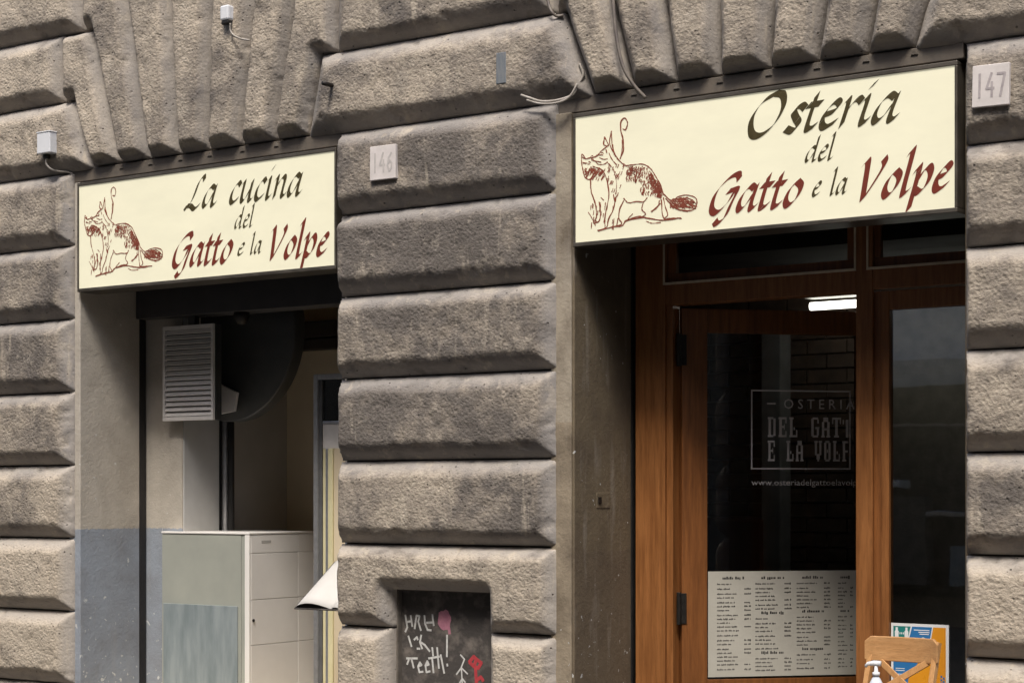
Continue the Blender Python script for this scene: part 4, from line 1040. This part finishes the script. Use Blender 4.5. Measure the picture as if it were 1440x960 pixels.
def bar(name, a, b, w, d, m='chair_v'):
    a, b = Vector(a), Vector(b); dv = (b-a); l = dv.length; dv.normalize()
    o = MB().box(-w/2, w/2, -d/2, d/2, 0, l).build(name, M[m], ch, bevel=.003, loc=a)
    sd = Vector((1, 0, 0)) if abs(dv.x) < .9 else Vector((0, 1, 0))
    if name == 'back_slat': sd = Vector((0, 1, 0))
    yv = dv.cross(sd).normalized() if name != 'back_slat' else None
    if name == 'back_slat': xv = Vector((0, 1, 0)).cross(dv).normalized(); yv = dv.cross(xv)
    else: xv = yv.cross(dv)
    o.rotation_euler = Matrix((xv, yv, dv)).transposed().to_euler(); return o
zs = .46
for s in (-1, 1):
    bar('leg', (s*(cw-.020), -.21, .004), (s*(cw-.022), .050, zr1-.018), .026, .034)          # front foot up to the back rail
    bar('leg', (s*(cw-.046), .05, .004), (s*(cw-.046), -.36, zs-.012), .022, .032)            # rear foot up under the seat front
    bar('back_slat', (-s*(cw-.05), -.050, zs+.10), (s*(cw-.06), .030, zr0+.006), .030, .012+.003*s)
bar('stretcher', (-cw+.03, -.168, .14), (cw-.03, -.168, .14), .022, .022)
bar('stretcher', (-cw+.06, -.02, .12), (cw-.06, -.02, .12), .022, .022)
bar('back_rail', (-cw+.03, -.052, zs+.10), (cw-.03, -.052, zs+.10), .030, .016)
slm = MB().box(-cw+.004, cw-.004, -.024, .024, -.016, 0).mesh('seat_slat'); slm.materials.append(M['chair'])
for i in range(6):
    o = bpy.data.objects.new('seat_slat', slm); COL.objects.link(o); o.parent = ch; o.location = (0, -.43+.056*i, zs)
    md = o.modifiers.new('bevel', 'BEVEL'); md.width = .003; md.segments = 2
# gel bottle on the seat
BYY = CHY-.30; bx_, bzt = P(1232, 929, BYY)
bt = thing('gel_dispenser', 'clear white pump bottle of hand gel standing on the folding chair', 'bottle', (bx_, BYY, zs+.0005), (0, 0, math.radians(8)))
hb = bzt-zs
MB().lathe([(.036, 0), (.040, .006), (.040, hb*.55), (.036, hb*.62), (.020, hb*.73), (.014, hb*.76), (.014, hb*.79)], 20).build('body', M['gel'], bt, smooth=True)
mb = MB().lathe([(.017, hb*.775), (.017, hb*.83), (.009, hb*.84), (.008, hb*.93)], 16)
mb.build('collar', M['white_pl'], bt, smooth=True)
mb = MB().tube([(.022, 0, hb*.965), (-.01, 0, hb*.965), (-.038, 0, hb*.955), (-.046, 0, hb*.925), (-.047, 0, hb*.90)], [.012, .013, .009, .0075, .006], 10)
mb.build('pump_head', M['white_pl'], bt, smooth=True)

# ------------------------------------------------------------------ house across the street (seen in the panes, shades the low sky)
ob = thing('opposite_building', 'plain ochre rendered house across the street mirrored in the window panes', 'building')
OY = -10.6
wn = [(-9+2.6*i) for i in range(9)]
mb = MB(); zz = [0, 1.0, 3.0, 4.3, 6.2, 7.6, 9.4, 11.5]
for j in range(7):
    if j % 2 == 0: mb.box(-40, 45, OY-.4, OY, zz[j], zz[j+1])
    else:
        e = -40
        for x in wn: mb.box(e, x, OY-.4, OY, zz[j], zz[j+1]); e = x+1.15
        mb.box(e, 45, OY-.4, OY, zz[j], zz[j+1])
mb.build('wall', M['opp'], ob, fix=False)
for j in (1, 3, 5):
    for x in wn:
        MB().box(x, x+1.15, OY-.25, OY-.2, zz[j], zz[j+1]).build('window', M['shutter'], ob)
        MB().box(x-.06, x+1.21, OY+.001, OY+.07, zz[j]-.1, zz[j]-.002).build('window_sill', M['bead'], ob)
MB().box(-40, 45, OY-.4, OY+.5, 11.503, 11.7).build('cornice', M['bead'], ob)

MB().box(-4.2, .4, OY+.001, OY+.03, .35, 2.9).build('shop_opening', M['black'], ob)
MB().prism([(OY+.03, 3.7), (OY+.03, 3.63), (OY+.95, 2.95), (OY+.95, 3.02)], -4.4, .6, 'x').build('awning', M['awning'], ob)
MB().box(-4.4, .6, OY+.93, OY+.955, 2.72, 2.949).build('awning_valance', M['awning'], ob)
for a, b, z0, z1, m in ((-4.0, -2.9, .5, 1.1, 'iron'), (-2.5, -2.46, 1.5, 2.6, 'vent'), (-3.1, -3.07, .9, 2.6, 'alu'), (-1.2, -1.17, .9, 2.7, 'alu'), (-4.1, .3, 2.30, 2.33, 'vent'), (-2.7, -1.9, .5, 1.5, 'iron'), (-1.6, -.5, .5, .95, 'cab_blue'), (-3.4, -2.2, 1.6, 1.68, 'p_white'), (-1.9, -.2, 1.28, 1.34, 'alu'), (-.3, .2, .5, 2.1, 'iron')):
    MB().box(a, b, OY+.032, OY+.3, z0, z1).build('reflection_bar', M[m], ob, bevel=.01)  # unseen bars and boxes added to streak the reflection in the window
MB().box(-11, -4.45, OY+.001, OY+.08, 0, .9).build('plinth', M['bead'], ob)
MB().box(.65, 16, OY+.001, OY+.08, 0, .9).build('plinth', M['bead'], ob)
